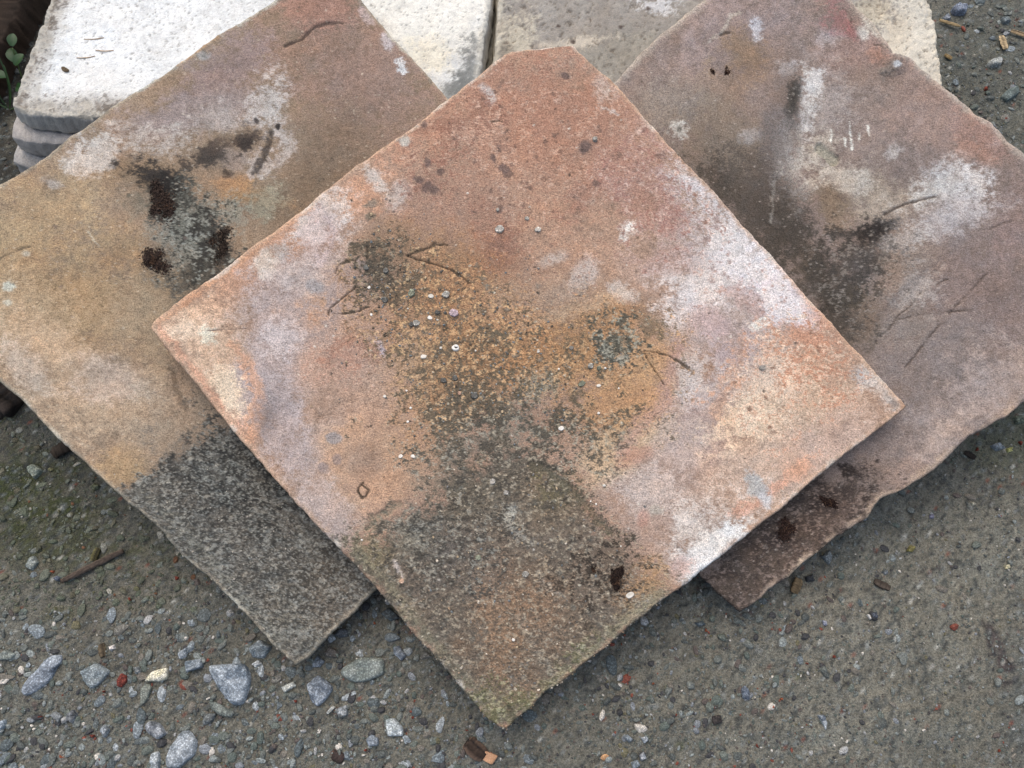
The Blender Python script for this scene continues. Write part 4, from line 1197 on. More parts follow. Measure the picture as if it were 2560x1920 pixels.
def gravel(n, smin, smax, power, seed, weight):
    r = np.random.RandomState(seed)
    x = r.uniform(-120, 2330, n * 4); y = r.uniform(-60, 1740, n * 4)
    ok = r.rand(n * 4) < weight(x, y)
    for poly in POLYS:
        cxy = np.mean(np.asarray(poly), 0)
        ok &= ~inside((np.asarray(poly) - cxy) * 0.93 + cxy, x, y)
    ok &= ~((y < 240) & (x > 60) & (x < 2020))
    x, y = x[ok][:n], y[ok][:n]
    P = GROUND.at(np.stack([x, y], 1))
    P[:, 2] = gheight(P[:, 0], P[:, 1])
    s = smin + (smax - smin) * r.rand(len(x)) ** power
    S = np.stack([s * r.uniform(0.9, 1.5, len(x)), s * r.uniform(0.65, 1.0, len(x)), s * r.uniform(0.4, 0.75, len(x))], 1)
    C = PALETTE[r.choice(len(PALETTE), len(x), p=PW)]
    g = ((x < 420) & (y > 850) & (y < 1320))[:, None] * 1.0
    g = np.maximum(g, ((x > 2050) & (y > 800) & (y < 1000))[:, None] * 0.7)
    C = C * (1 - 0.45 * g) + 0.45 * g * lin((74, 78, 46))
    return P, S, r.uniform(0, 6.28, len(x)), C


def wt(x, y):
    w = np.full(len(x), 0.35)
    w = np.where((x < 1000) & (y > 1150), 1.0, w)
    w = np.where((x < 300) & (y < 1200), 0.55, w)
    w = np.where(x > 1950, np.where(y < 420, 0.9, np.where(y > 1080, 0.10, 0.3)), w)
    w = np.where((x > 1280) & (x < 1750) & (y > 1250), 0.65, w)
    w = np.where((x > 1000) & (x < 1300) & (y > 1400), 0.6, w)
    return w


P_, S_, A_, C_ = gravel(19500, 0.0004, 0.0015, 1.6, 1, lambda x, y: np.maximum(0.35, wt(x, y)) ** 0.5)
add('fine_gravel', scatter_mesh('fine_gravel', P_, S_, A_, C_, PEB0, M_GRAV), M_GRAV, 'fine dark grit pressed into the muddy ground', 'grit', kind='stuff')
P_, S_, A_, C_ = gravel(2900, 0.0015, 0.0042, 2.4, 2, wt)
add('coarse_gravel', scatter_mesh('coarse_gravel', P_, S_, A_, C_, PEB1, M_GRAV, 0.2), M_GRAV, 'coarser grey gravel half sunk in the muddy ground', 'gravel', kind='stuff')


P_, S_, A_, C_ = gravel(330, 0.0026, 0.0062, 1.8, 5, lambda x, y: np.where((x < 1150) & (y > 1330), 1.0, np.where((x > 2030) & (y < 420), 0.8, np.where(y > 1200, 0.05, 0.0))))
C_ = np.array([lin(c) for c in ((104, 112, 114), (128, 136, 138), (92, 98, 96), (148, 154, 154), (84, 92, 92), (110, 108, 100))])[np.random.RandomState(3).randint(6, size=len(P_))]
S_[:, 2] *= 0.7
add('crushed_stone', scatter_mesh('crushed_stone', P_, S_, A_, C_, PEB2, M_STONE, 0.1), M_STONE, 'scattered blue-grey crushed stone at the bottom left and upper right', 'gravel', kind='stuff')


# ---- single stones: outline read from the photograph, domed and faceted, bedded in the mud
def stone_mesh(name, out, hgt, col, col2, seed, bed=0.35, n=40, rings=9, spk=0.5, z0=None, plane=None, shard=False):
    pl = plane or GROUND
    W = pl.at(out)
    c = W[:, :2].mean(0)
    loop = resample(np.vstack([W[:, :2], W[:1, :2]]), n + 1)[:-1] - c
    sm = (np.roll(loop, 1, 0) + np.roll(loop, -1, 0) + 2 * loop) / 4
    loop = sm if n > 18 else loop
    zb = gheight(c[0], c[1]) if z0 is None else z0
    r = np.random.RandomState(seed)
    size = np.abs(loop).max()
    V = []
    tilt = r.uniform(-0.12, 0.12, 2)
    prof = [(1.0, -bed), (1.0, -0.02), (0.985, 0.30), (0.95, 0.55), (0.88, 0.75), (0.76, 0.88), (0.58, 0.96), (0.36, 1.0), (0.16, 1.0)]
    if shard:
        prof = [(0.98, -0.6), (1.0, 0.0), (0.99, 0.6), (0.94, 0.92), (0.80, 1.0), (0.6, 1.0), (0.4, 1.0), (0.2, 1.0)]
    for s, h in prof:
        q = loop * s
        z = h * hgt + (q @ tilt if h > 0 else 0)
        z = z + (0.26 * hgt * fbm((q[:, 0] + seed) / size, q[:, 1] / size, 0.5, seed, 3) if h > 0.2 else 0)
        V.append(np.column_stack([q, np.broadcast_to(z, len(q))]))
    V.append(np.array([[0, 0, hgt]]))
    m = len(prof)
    V = np.concatenate(V)
    i = np.arange(n)
    F = np.concatenate([np.stack([k * n + i, k * n + (i + 1) % n, (k + 1) * n + (i + 1) % n, (k + 1) * n + i], 1) for k in range(m - 1)])
    F3 = np.stack([(m - 1) * n + i, (m - 1) * n + (i + 1) % n, np.full(n, m * n)], 1)
    a = fbm(V[:, 0] + seed, V[:, 1] + V[:, 2], 0.006, seed, 3)
    b_ = fbm(V[:, 0] + seed, V[:, 1] - V[:, 2], 0.0016, seed + 5, 2)
    mk = np.clip(0.5 + 0.6 * a + spk * 0.6 * b_, 0, 1)[:, None]
    C = lin(col) * (1 - mk) + lin(col2) * mk
    me = mesh_from(name, V, F, F3, np.clip(C, 0.01, 0.9))
    return me, (c[0], c[1], zb)


BLUE, BLUE2 = (92, 100, 108), (164, 172, 178)
GREY, GREY2 = (88, 92, 90), (136, 140, 138)
GRN, GRN2 = (92, 98, 92), (138, 144, 136)
DARK, DARK2 = (62, 65, 66), (92, 96, 98)
A0, A1, A2, A3, AL, AR, AT = (0, 1320), (600, 1320), (1200, 1320), (1760, 1320), (0, 900), (1760, 900), (1760, 0)
STONES = [
    (A0, [(160, 1140), (200, 1050), (290, 960), (360, 880), (440, 870), (445, 930), (400, 970), (370, 1050), (290, 1120), (200, 1165)], .006, BLUE, BLUE2, 'long pale blue-grey stone lying slanted near the left edge'),
    (A0, [(560, 990), (680, 930), (780, 990), (700, 1080), (640, 1120), (590, 1060)], .006, (96, 106, 108), (142, 150, 150), 'four-sided grey-green stone left of the red brick fragment'),
    (A0, [(820, 1050), (850, 1000), (885, 1020), (890, 1060), (850, 1105), (815, 1095)], .005, (98, 44, 36), (122, 60, 48), 'dark red brick fragment, largest red piece on the ground'),
    (A0, [(1010, 1060), (1060, 990), (1170, 960), (1170, 1040), (1130, 1060)], .005, (196, 190, 160), (216, 212, 196), 'creamy white wedge-shaped stone right of the red brick fragment'),
    (A0, [(970, 1240), (980, 1100), (1030, 1070), (1060, 1100), (1020, 1200)], .004, (100, 106, 96), (128, 132, 122), 'long muddy grey-green stone below the creamy wedge'),
    (A0, [(1440, 950), (1560, 940), (1700, 935), (1740, 1000), (1740, 1080), (1690, 1220), (1620, 1230), (1540, 1140), (1460, 1010)], .008, (86, 98, 108), (168, 176, 180), 'big triangular blue-grey stone below the left tile corner'),
    (A0, [(1720, 830), (1800, 770), (1880, 820), (1830, 900), (1750, 900)], .007, (88, 98, 102), (140, 148, 150), 'grey stone touching the lower edge of the left tile'),
    (A0, [(1280, 920), (1400, 900), (1410, 960), (1290, 1000)], .006, (92, 102, 108), (140, 148, 152), 'blocky blue-grey stone just left of the big triangular one'),
    (A0, [(1240, 860), (1310, 820), (1300, 890), (1250, 910)], .005, (130, 138, 142), (180, 184, 184), 'small pale stone above the blocky blue-grey one'),
    (A0, [(1450, 1200), (1500, 1200), (1620, 1270), (1610, 1310), (1530, 1300), (1460, 1250)], .005, GRN, GRN2, 'long grey stone under the tip of the big triangular one'),
    (A0, [(1400, 1330), (1420, 1280), (1500, 1280), (1470, 1340), (1400, 1370)], .005, GREY, GREY2, 'grey stone above the large rounded stone at the bottom edge'),
    (A0, [(1010, 1370), (1050, 1330), (1120, 1350), (1160, 1420), (1110, 1460), (1040, 1420)], .007, (88, 92, 96), (170, 174, 176), 'oval speckled stone left of the large rounded one'),
    (A0, [(1150, 1600), (1180, 1520), (1260, 1400), (1310, 1390), (1370, 1470), (1360, 1560), (1250, 1659), (1150, 1659)], .008, (110, 118, 122), (172, 178, 180), 'large rounded pale grey stone at the bottom edge'),
    (A0, [(1040, 1659), (1060, 1550), (1110, 1540), (1120, 1600), (1110, 1670)], .006, (120, 128, 130), (168, 174, 174), 'pale upright stone beside the large rounded one at the bottom edge'),
    (A1, [(455, 1080), (540, 1010), (610, 1060), (650, 1110), (600, 1180), (540, 1240), (490, 1200)], .008, BLUE, BLUE2, 'speckled blue-grey stone right of the left tile corner'),
    (A1, [(700, 970), (830, 890), (1000, 900), (1000, 1010), (880, 1060), (780, 1070), (690, 1010)], .007, (110, 118, 112), (150, 156, 148), 'large pale green-grey stone between the left and middle tiles'),
    (A1, [(1005, 1320), (1070, 1310), (1130, 1380), (1130, 1440), (1020, 1440)], .006, (120, 130, 130), (190, 196, 194), 'square pale speckled stone left of the middle tile corner'),
    (A1, [(870, 1460), (910, 1420), (960, 1450), (960, 1500), (890, 1510)], .005, BLUE, (140, 148, 154), 'small blue stone beside the square pale one'),
    (A1, [(660, 1250), (740, 1220), (750, 1290), (690, 1320)], .006, GREY, (160, 164, 164), 'grey stone below the speckled blue-grey one'),
    (A1, [(500, 930), (540, 880), (590, 920), (560, 960), (500, 965)], .005, (88, 96, 102), (140, 146, 150), 'small blue-grey stone at the left tile corner'),
    (A1, [(1060, 820), (1100, 810), (1155, 880), (1120, 920), (1060, 870)], .006, BLUE, BLUE2, 'slanted blue stone in the gap beside the middle tile'),
    (A1, [(970, 590), (1030, 545), (1110, 620), (1050, 650)], .006, DARK, (86, 96, 98), 'dark stone deep in the shaded gap between left and middle tiles'),
    (A1, [(650, 740), (700, 690), (750, 700), (750, 750), (690, 760)], .006, DARK, DARK2, 'dark blue stone under the right edge of the left tile'),
    (A1, [(285, 1100), (370, 1060), (395, 1090), (310, 1140)], .004, (160, 164, 156), (198, 200, 190), 'small white-grey flat stone right of the big triangular one'),
    (A1, [(590, 1280), (640, 1225), (662, 1240), (610, 1290)], .003, (150, 152, 144), (190, 192, 184), 'thin pale sliver of stone below the speckled blue-grey one'),
    (A1, [(580, 860), (620, 815), (690, 860), (680, 900), (600, 890)], .005, (84, 80, 74), (104, 98, 90), 'brown-grey muddy stone near the right edge of the left tile'),
    (A0, [(0, 880), (60, 840), (130, 870), (100, 910), (10, 915)], .004, GRN, GRN2, 'flat grey-green stone at the left picture edge'),
    (A0, [(-20, 1340), (50, 1320), (50, 1370), (10, 1410), (-20, 1420)], .006, (120, 132, 140), (180, 190, 194), 'pale blue stone cut by the left picture edge'),
    (A0, [(480, 1280), (520, 1250), (545, 1290), (520, 1355), (480, 1320)], .006, DARK, (140, 144, 146), 'black and white speckled small stone below the four-sided one'),
    (A0, [(700, 1400), (740, 1350), (770, 1390), (740, 1450)], .006, GREY, (150, 156, 158), 'upright grey stone left of the oval speckled one'),
    (A0, [(360, 1290), (400, 1260), (450, 1300), (420, 1350)], .005, GREY, (130, 134, 134), 'grey stone left of the black and white speckled one'),
    (A0, [(930, 960), (970, 955), (980, 990), (950, 1010)], .004, GREY, (150, 154, 152), 'small round grey stone left of the creamy wedge'),
    (A0, [(1745, 940), (1790, 910), (1815, 940), (1770, 970)], .004, (140, 146, 146), (190, 194, 192), 'small pale stone below the left tile lower corner'),
    (A0, [(760, 820), (800, 805), (805, 835), (770, 845)], .004, (214, 206, 196), (228, 222, 214), 'bright white chip left of the small pale stone'),
    (AL, [(195, 740), (240, 720), (300, 760), (240, 825), (200, 770)], .006, (108, 118, 106), (140, 146, 132), 'pale green four-sided stone in the mossy mud left of the tiles'),
    (AL, [(175, 1430), (200, 1370), (240, 1350), (270, 1400), (230, 1460)], .005, (104, 112, 108), (140, 146, 140), 'pale grey-green stone below the mossy patch left of the twig'),
    (AL, [(365, 1510), (400, 1490), (435, 1500), (400, 1530)], .004, (88, 94, 104), (120, 124, 132), 'small bluish stone at the lower end of the twig'),
    (AL, [(620, 880), (650, 845), (690, 870), (650, 900)], .004, (78, 82, 62), (106, 108, 84), 'mossy olive stone near the lower edge of the left tile'),
    (A3, [(800, 200), (860, 150), (880, 190), (860, 260)], .007, (88, 94, 94), (124, 130, 130), 'grey stone poking from under the right tile'),
    (A3, [(690, 340), (740, 320), (755, 370), (700, 375)], .006, (52, 54, 56), (84, 88, 92), 'dark angular stone beside the right tile edge'),
    (A3, [(1400, 160), (1430, 115), (1465, 130), (1440, 170)], .005, (104, 100, 58), (128, 122, 80), 'mustard-coloured stone on the mud right of the tiles'),
    (A3, [(1225, 300), (1255, 285), (1275, 310), (1250, 325)], .004, GREY, (140, 146, 150), 'small grey stone left of the mustard-coloured one'),
    (A3, [(250, 1110), (280, 1085), (310, 1130), (305, 1190), (260, 1180)], .006, (78, 86, 98), (120, 130, 140), 'dark blue stone alone in the mud at lower right'),
    (A3, [(1140, 590), (1180, 580), (1190, 630), (1150, 620)], .005, (62, 68, 78), (96, 102, 110), 'dark blue-grey stone with a white chip beside it'),
    (A3, [(1115, 600), (1130, 598), (1150, 630), (1135, 634)], .003, (214, 212, 204), (226, 224, 218), 'white sliver against the dark blue-grey stone'),
    (A3, [(810, 640), (835, 640), (845, 675), (820, 675)], .004, (120, 124, 140), (160, 164, 176), 'small lilac-grey pebble right of the right tile corner'),
    (A3, [(2065, 260), (2090, 255), (2095, 285), (2070, 288)], .004, (180, 172, 136), (200, 194, 164), 'small yellowish pebble alone on the mud at far right'),
    (A3, [(780, 1290), (830, 1290), (850, 1350), (840, 1400), (815, 1350)], .004, (96, 104, 112), (190, 196, 196), 'pale flaking blue stone in the mud at bottom right'),
    (A2, [(985, 1440), (1020, 1425), (1060, 1460), (1030, 1485)], .005, (104, 114, 120), (150, 158, 162), 'light blue-grey stone below the middle tile, left of its twin'),
    (A2, [(1110, 1450), (1150, 1435), (1165, 1465), (1130, 1490)], .005, (112, 122, 128), (170, 176, 180), 'rounder light blue-grey stone below the middle tile, right of its twin'),
    (A2, [(1600, 1300), (1660, 1290), (1675, 1340), (1610, 1365)], .003, (46, 42, 40), (64, 58, 56), 'black square flake in the mud at lower right'),
    (A2, [(1040, 1620), (1090, 1600), (1110, 1640), (1060, 1670)], .006, (110, 120, 126), (170, 178, 182), 'pale stone cut by the bottom edge of the picture'),
    (A2, [(1100, 1570), (1130, 1545), (1150, 1590), (1110, 1610)], .006, (104, 108, 114), (180, 184, 186), 'small two-tone stone just above the pale one at the bottom edge'),
    (A2, [(1480, 655), (1530, 640), (1560, 665), (1510, 685)], .005, (70, 80, 84), (104, 114, 118), 'dark oval stone below the right edge of the middle tile'),
    (A2, [(1370, 620), (1390, 610), (1405, 635), (1380, 650)], .004, GREY, (140, 146, 144), 'small grey stone left of the dark oval one'),
    (AT, [(1700, 75), (1750, 40), (1810, 65), (1800, 110), (1720, 105)], .010, (96, 104, 118), (140, 148, 160), 'large blue-grey stone on the dark gravel at upper right'),
    (AT, [(1640, 130), (1680, 110), (1695, 150), (1650, 160)], .006, (100, 106, 114), (140, 146, 152), 'smaller blue-grey stone below the large one at upper right'),
    (AT, [(2035, 150), (2080, 135), (2110, 165), (2060, 180)], .007, (88, 96, 98), (116, 124, 124), 'grey stone at the right picture edge beside the straw'),
    (AT, [(1940, 460), (1990, 425), (2040, 440), (2030, 480), (1960, 480)], .006, (128, 132, 128), (170, 172, 166), 'pale grey crumbly stone right of the stack at upper right'),
    (AT, [(2030, 690), (2080, 640), (2150, 620), (2160, 670), (2080, 720)], .006, (82, 92, 88), (108, 118, 114), 'long green-grey stone beside the upper edge of the right tile'),
    (AR, [(1960, 600), (2010, 580), (2060, 620), (2000, 640)], .006, (110, 118, 122), (146, 152, 154), 'pale grey stone near the lower right edge of the right tile'),
    (AR, [(2070, 620), (2110, 610), (2110, 640), (2080, 648)], .004, (150, 150, 84), (176, 174, 116), 'yellow-green pebble beside the pale grey stone at right'),
    (AR, [(2120, 400), (2180, 385), (2200, 440), (2140, 450)], .006, (88, 94, 80), (120, 126, 108), 'olive-grey stone at the right picture edge below the right tile'),
    (AR, [(1555, 1070), (1580, 1065), (1585, 1095), (1560, 1095)], .004, (104, 104, 122), (140, 140, 156), 'small violet pebble on the mud right of the tiles'),
    (AR, [(1835, 990), (1860, 980), (1875, 1000), (1850, 1015)], .003, (150, 148, 132), (178, 176, 160), 'pale beige chip on the mud near the violet pebble'),
]
for q, (o_, pts, hg, c1, c2_, lab) in enumerate(STONES):
    me, loc = stone_mesh('stone', c2(o_[0], o_[1], pts), hg * 0.9, c1, c2_, 900 + q * 3, n=36)
    add('stone', me, M_STONE, lab, 'stone', 'larger stones bedded in the mud', loc=loc)

# ---- brick-red crumbs scattered over the mud
REDS = [(A0, 365, 295, 22, 'orange-red crumb above the lower end of the twig'), (A0, 1222, 345, 26, 'upright red crumb right of the twig'), (A0, 895, 490, 18, 'dark red crumb below the twig'),
        (A0, 735, 1130, 16, 'red crumb left of the dark red brick fragment'), (A0, 290, 1300, 20, 'red crumb below the long pale blue-grey stone'), (A0, 650, 1430, 22, 'bright red crumb left of the upright grey stone'),
        (A0, 35, 1490, 20, 'red crumb at the left picture edge'), (A0, 440, 1570, 26, 'pale orange crumb at the bottom left'), (A0, 712, 1590, 16, 'deep red crumb near the bottom edge'),
        (A1, 385, 1195, 18, 'red crumb right of the white-grey flat stone'), (A1, 935, 655, 18, 'dark orange crumb in the gap between left and middle tiles'), (A1, 865, 1535, 18, 'red crumb below the small blue stone'),
        (A1, 1195, 1310, 14, 'small red crumb left of the middle tile corner'), (A1, 1570, 1395, 16, 'red crumb just left of the middle tile bottom corner'),
        (A2, 990, 800, 22, 'orange-red crumb close to the middle tile lower right edge'), (A2, 1325, 820, 16, 'red crumb right of the orange-red one below the middle tile'), (A2, 1560, 705, 18, 'orange crumb below the dark oval stone'),
        (A2, 1198, 1075, 14, 'orange crumb on the mud below the middle tile'), (A2, 780, 1285, 14, 'red crumb right of the middle tile bottom corner'), (A2, 1355, 1290, 14, 'small red crumb above the two light blue-grey stones'),
        (A3, 530, 1180, 16, 'orange crumb right of the lone dark blue stone'), (A3, 475, 1235, 14, 'red crumb just below the orange one at lower right'), (A3, 895, 890, 16, 'red crumb in the mud at right centre'),
        (A3, 375, 1505, 22, 'dull red crumb near the bottom right'), (A3, 2030, 1535, 16, 'red crumb near the bottom right corner'), (A3, 705, 940, 14, 'pink-red crumb left of the mud patch at right'),
        (AR, 1875, 620, 18, 'red crumb beside the pale grey stone at right'), (AR, 2165, 585, 22, 'rust-brown crumb beside the yellow-green pebble'), (AT, 1240 + 695, 632, 18, 'red crumb on the dark gravel at upper right'), (AT, 2075, 835, 18, 'long red crumb beside the upper edge of the right tile')]
for q, (o_, x, y, r_, lab) in enumerate(REDS):
    rr = np.random.RandomState(q + 50)
    an = np.sort(rr.rand(6)) * 6.28
    pts = [(x + r_ * 0.75 * math.cos(a) * rr.uniform(.7, 1.2), y + r_ * 0.75 * math.sin(a) * rr.uniform(.7, 1.3)) for a in an]
    cc = (116, 56, 42) if 'orange' not in lab else (140, 80, 54)
    me, loc = stone_mesh('brick_crumb', c2(o_[0], o_[1], pts), 0.0028, cc, tuple(int(v * 1.15) for v in cc), 1200 + q, n=16)
    add('brick_crumb', me, M_STONE, lab, 'brick crumb', 'brick crumbs on the mud', loc=loc)


# ---- wood, straw, twigs
def bar_mesh(name, a, b, w, h, col, seed, segs=14, bend=0.0, taper=0.3, rough=0.12):
    """split stick or straw from a to b (world points), flattened oval section with grain"""
    a, b = np.asarray(a, float), np.asarray(b, float)
    ax = b - a; Ln = np.linalg.norm(ax); ax /= Ln
    sd = np.cross(ax, [0, 0, 1]); sd /= np.linalg.norm(sd) + 1e-9
    up = np.cross(sd, ax)
    r = np.random.RandomState(seed)
    n = 10
    V, C = [], []
    ph = np.linspace(0, 2 * np.pi, n, endpoint=False)
    jit = 1 + rough * r.normal(size=n)
    for i in range(segs + 1):
        t = i / segs
        k = 1 - taper * abs(2 * t - 1) ** 3
        c = a + ax * Ln * t + sd * bend * math.sin(math.pi * t) + sd * w * 0.1 * r.normal()
        ring = c + (np.sign(np.cos(ph)) * np.abs(np.cos(ph)) ** 0.7 * w * k * jit)[:, None] * sd + (np.sin(ph) * h * k * jit)[:, None] * up
        V.append(ring)
        C.append(lin(col)[None] * (0.6 + 0.8 * r.rand(n))[:, None] * (0.85 + 0.3 * (jit[:, None] - 1) / rough))
    V = np.concatenate(V); C = np.clip(np.concatenate(C), 0.01, 0.9)
    i = np.arange(n)
    F = np.concatenate([np.stack([k * n + i, k * n + (i + 1) % n, (k + 1) * n + (i + 1) % n, (k + 1) * n + i], 1) for k in range(segs)])
    e0 = len(V)
    V = np.vstack([V, a[None], b[None]]); C = np.vstack([C, C[:1], C[-1:]])
    F3 = np.concatenate([np.stack([i, (i + 1) % n, np.full(n, e0)], 1), np.stack([segs * n + i, segs * n + (i + 1) % n, np.full(n, e0 + 1)], 1)])
    me = mesh_from(name, V, F, F3, C)
    return me


def gpt(o_, x, y, up=0.0):
    q = GROUND.at(c2(o_[0], o_[1], [(x, y)]))[0]
    q[2] = gheight(q[0], q[1]) + up
    return q


add('twig', bar_mesh('twig', gpt(AL, 435, 1530, .003), gpt(AL, 860, 1320, .003), 0.0024, 0.002, (92, 80, 70), 1, 24), M_WOOD, 'grey-brown split twig on the mud left of the tiles', 'twig')
add('wood_splinter', bar_mesh('wood_splinter', gpt(AL, 640, 1390, .002), gpt(AL, 680, 1300, .002), 0.0035, 0.002, (84, 80, 52), 2), M_WOOD, 'mossy splinter standing against the twig', 'splinter', 'wood bits on the ground')
add('wood_splinter', bar_mesh('wood_splinter', gpt(A0, 710, 800, .001), gpt(A0, 725, 890, .001), 0.003, 0.0015, (96, 84, 66), 3), M_WOOD, 'short brown splinter left of the bright white chip', 'splinter', 'wood bits on the ground')
add('wood_splinter', bar_mesh('wood_splinter', gpt(A3, 615, 450, .002), gpt(A3, 640, 350, .003), 0.0045, 0.002, (112, 96, 72), 4), M_WOOD, 'tan splinter beside the right tile lower edge', 'splinter', 'wood bits on the ground')
add('wood_splinter', bar_mesh('wood_splinter', gpt(A3, 1170, 370, .001), gpt(A3, 1280, 420, .001), 0.003, 0.0012, (66, 58, 50), 5), M_WOOD, 'dark splinter in the mud right of the tiles', 'splinter', 'wood bits on the ground')
add('wood_splinter', bar_mesh('wood_splinter', gpt(AR, 1790, 640, .002), gpt(AR, 1860, 685, .002), 0.0028, 0.0018, (52, 46, 40), 6), M_WOOD, 'black splinter near the pale grey stone at right', 'splinter', 'wood bits on the ground')
add('wood_splinter', bar_mesh('wood_splinter', gpt(A1, 640, 1560, .001), gpt(A1, 715, 1600, .001), 0.004, 0.0012, (62, 52, 48), 7), M_WOOD, 'dark flat splinter near the bottom edge', 'splinter', 'wood bits on the ground')
add('wood_splinter', bar_mesh('wood_splinter', gpt(A1, 1560, 1480, .0006), gpt(A1, 1685, 1590, .001), 0.006, 0.001, (92, 76, 64), 8), M_WOOD, 'muddy brown splinter ending at the light wood chip', 'splinter', 'wood bits on the ground')
me, loc = stone_mesh('wood_chip', c2(600, 1320, [(1668, 1600), (1690, 1535), (1785, 1575), (1742, 1640)]), 0.002, (166, 126, 94), (188, 148, 116), 77, n=32, shard=True)
add('wood_chip', me, M_WOOD, 'light tan rectangular wood chip near the bottom edge', 'wood chip', loc=loc)
add('straw', bar_mesh('straw', gpt(AT, 1610, 165, .004), gpt(AT, 1755, 205, .004), 0.0022, 0.0012, (168, 146, 108), 9), M_WOOD, 'pale straw on the dark gravel close to the right stack', 'straw', 'straws on the gravel')
add('straw', bar_mesh('straw', gpt(AT, 2040, 270, .004), gpt(AT, 2068, 362, .004), 0.0035, 0.0015, (186, 164, 128), 10), M_WOOD, 'short bright straw standing upright at upper right', 'straw', 'straws on the gravel')
add('straw', bar_mesh('straw', gpt(AT, 2105, 232, .004), gpt(AT, 2240, 285, .004), 0.0028, 0.0012, (160, 138, 106), 11), M_WOOD, 'pale straw running out of the right picture edge', 'straw', 'straws on the gravel')
add('straw', bar_mesh('straw', gpt(AT, 1640, 410, .003), gpt(AT, 1690, 440, .003), 0.002, 0.001, (150, 128, 90), 12), M_WOOD, 'short straw at the right stack corner', 'straw', 'straws on the gravel')
add('leaf_sliver', bar_mesh('leaf_sliver', gpt(A2, 835, 1595, .001), gpt(A2, 892, 1577, .001), 0.0022, 0.0006, (176, 134, 92), 13, taper=0.9), M_LEAF, 'tiny tan leaf sliver near the bottom edge', 'leaf')


def tpt(tile, o_, x, y, up=0.0):
    (a, b), = c2(o_[0], o_[1], [(x, y)])
    q = tile.height(a, b).copy()
    q[2] += up
    return q


for q, (x0, y0, x1, y1, lab) in enumerate(((580, 275, 720, 262, 'uppermost of three thin straws on the white tile'), (665, 352, 790, 352, 'middle of three thin straws on the white tile'), (530, 400, 660, 393, 'lowest of three thin straws on the white tile'))):
    add('pine_needle', bar_mesh('pine_needle', tpt(TW, (0, 0), x0, y0, .0006), tpt(TW, (0, 0), x1, y1, .0006), 0.0005, 0.0004, (190, 166, 138), 20 + q, bend=0.001), M_WOOD, lab, 'straw', 'straws on the white tile')
add('seed_husk', bar_mesh('seed_husk', tpt(TW, (0, 0), 432, 472, .001), tpt(TW, (0, 0), 472, 495, .001), 0.0022, 0.0014, (112, 96, 74), 25, segs=8, taper=0.8), M_WOOD, 'small brown seed husk on the white tile', 'seed')


# ---- dried moss: tangles of thin dark strands on the tiles
def moss(tile, cx, cy, rx, ry, rot, n, col, label, name='dried_moss', seed=0, ln=0.005, hgt=0.004):
    """a crumbly clump: many leafy crumbs, heaped in the middle, with some curled strands"""
    r = np.random.RandomState(seed)
    base = tile.height(cx, cy)
    sc = np.linalg.norm(tile.height(cx + 20, cy)[:2] - base[:2]) / 20
    ca, sa = math.cos(math.radians(rot)), math.sin(math.radians(rot))
    cl = r.uniform(-0.8, 0.8, size=(7, 2))
    m = n * (5 if min(rx, ry) > 9 else 2)
    u = cl[(7 * r.rand(m) ** 1.4).astype(int)] + r.normal(size=(m, 2)) * 0.24
    dx, dy = u[:, 0] * rx * sc, u[:, 1] * ry * sc
    X, Y = dx * ca + dy * sa, -(-dx * sa + dy * ca)
    den = np.exp(-((u[:, None] - cl[None]) ** 2).sum(-1) / 0.08).sum(1)
    Z = -X * tile.plane.n[0] - Y * tile.plane.n[1] + hgt * 0.35 * np.clip(den / 2.0, 0, 1) * r.rand(m)
    s_ = r.uniform(0.0003, 0.0009, m) * (1.0 if min(rx, ry) > 9 else 0.55)
    VV, FF, CC = [], [], []
    for k in range(m):
        V, F = PEB0[k % len(PEB0)]
        R = r.normal(size=(3, 3)); Q, _ = np.linalg.qr(R)
        v = (V * np.array([2.2, 0.8, 0.45]) * s_[k]) @ Q.T + np.array([X[k], Y[k], Z[k]])
        VV.append(v); FF.append(F + 12 * k); CC.append(np.tile(lin(col) * r.uniform(0.25, 2.6), (12, 1)))
    me = mesh_from(name, np.concatenate(VV), None, np.concatenate(FF), np.clip(np.concatenate(CC), 0.004, 0.8), smooth=False)
    ob = add(name, me, M_MOSS, label, 'moss', 'dried moss on the tiles', loc=base)
    strands(tile, base, rx * 0.8, ry * 0.8, rot, max(6, n // 7), (110, 84, 66), ob, seed, ln, hgt, sc)


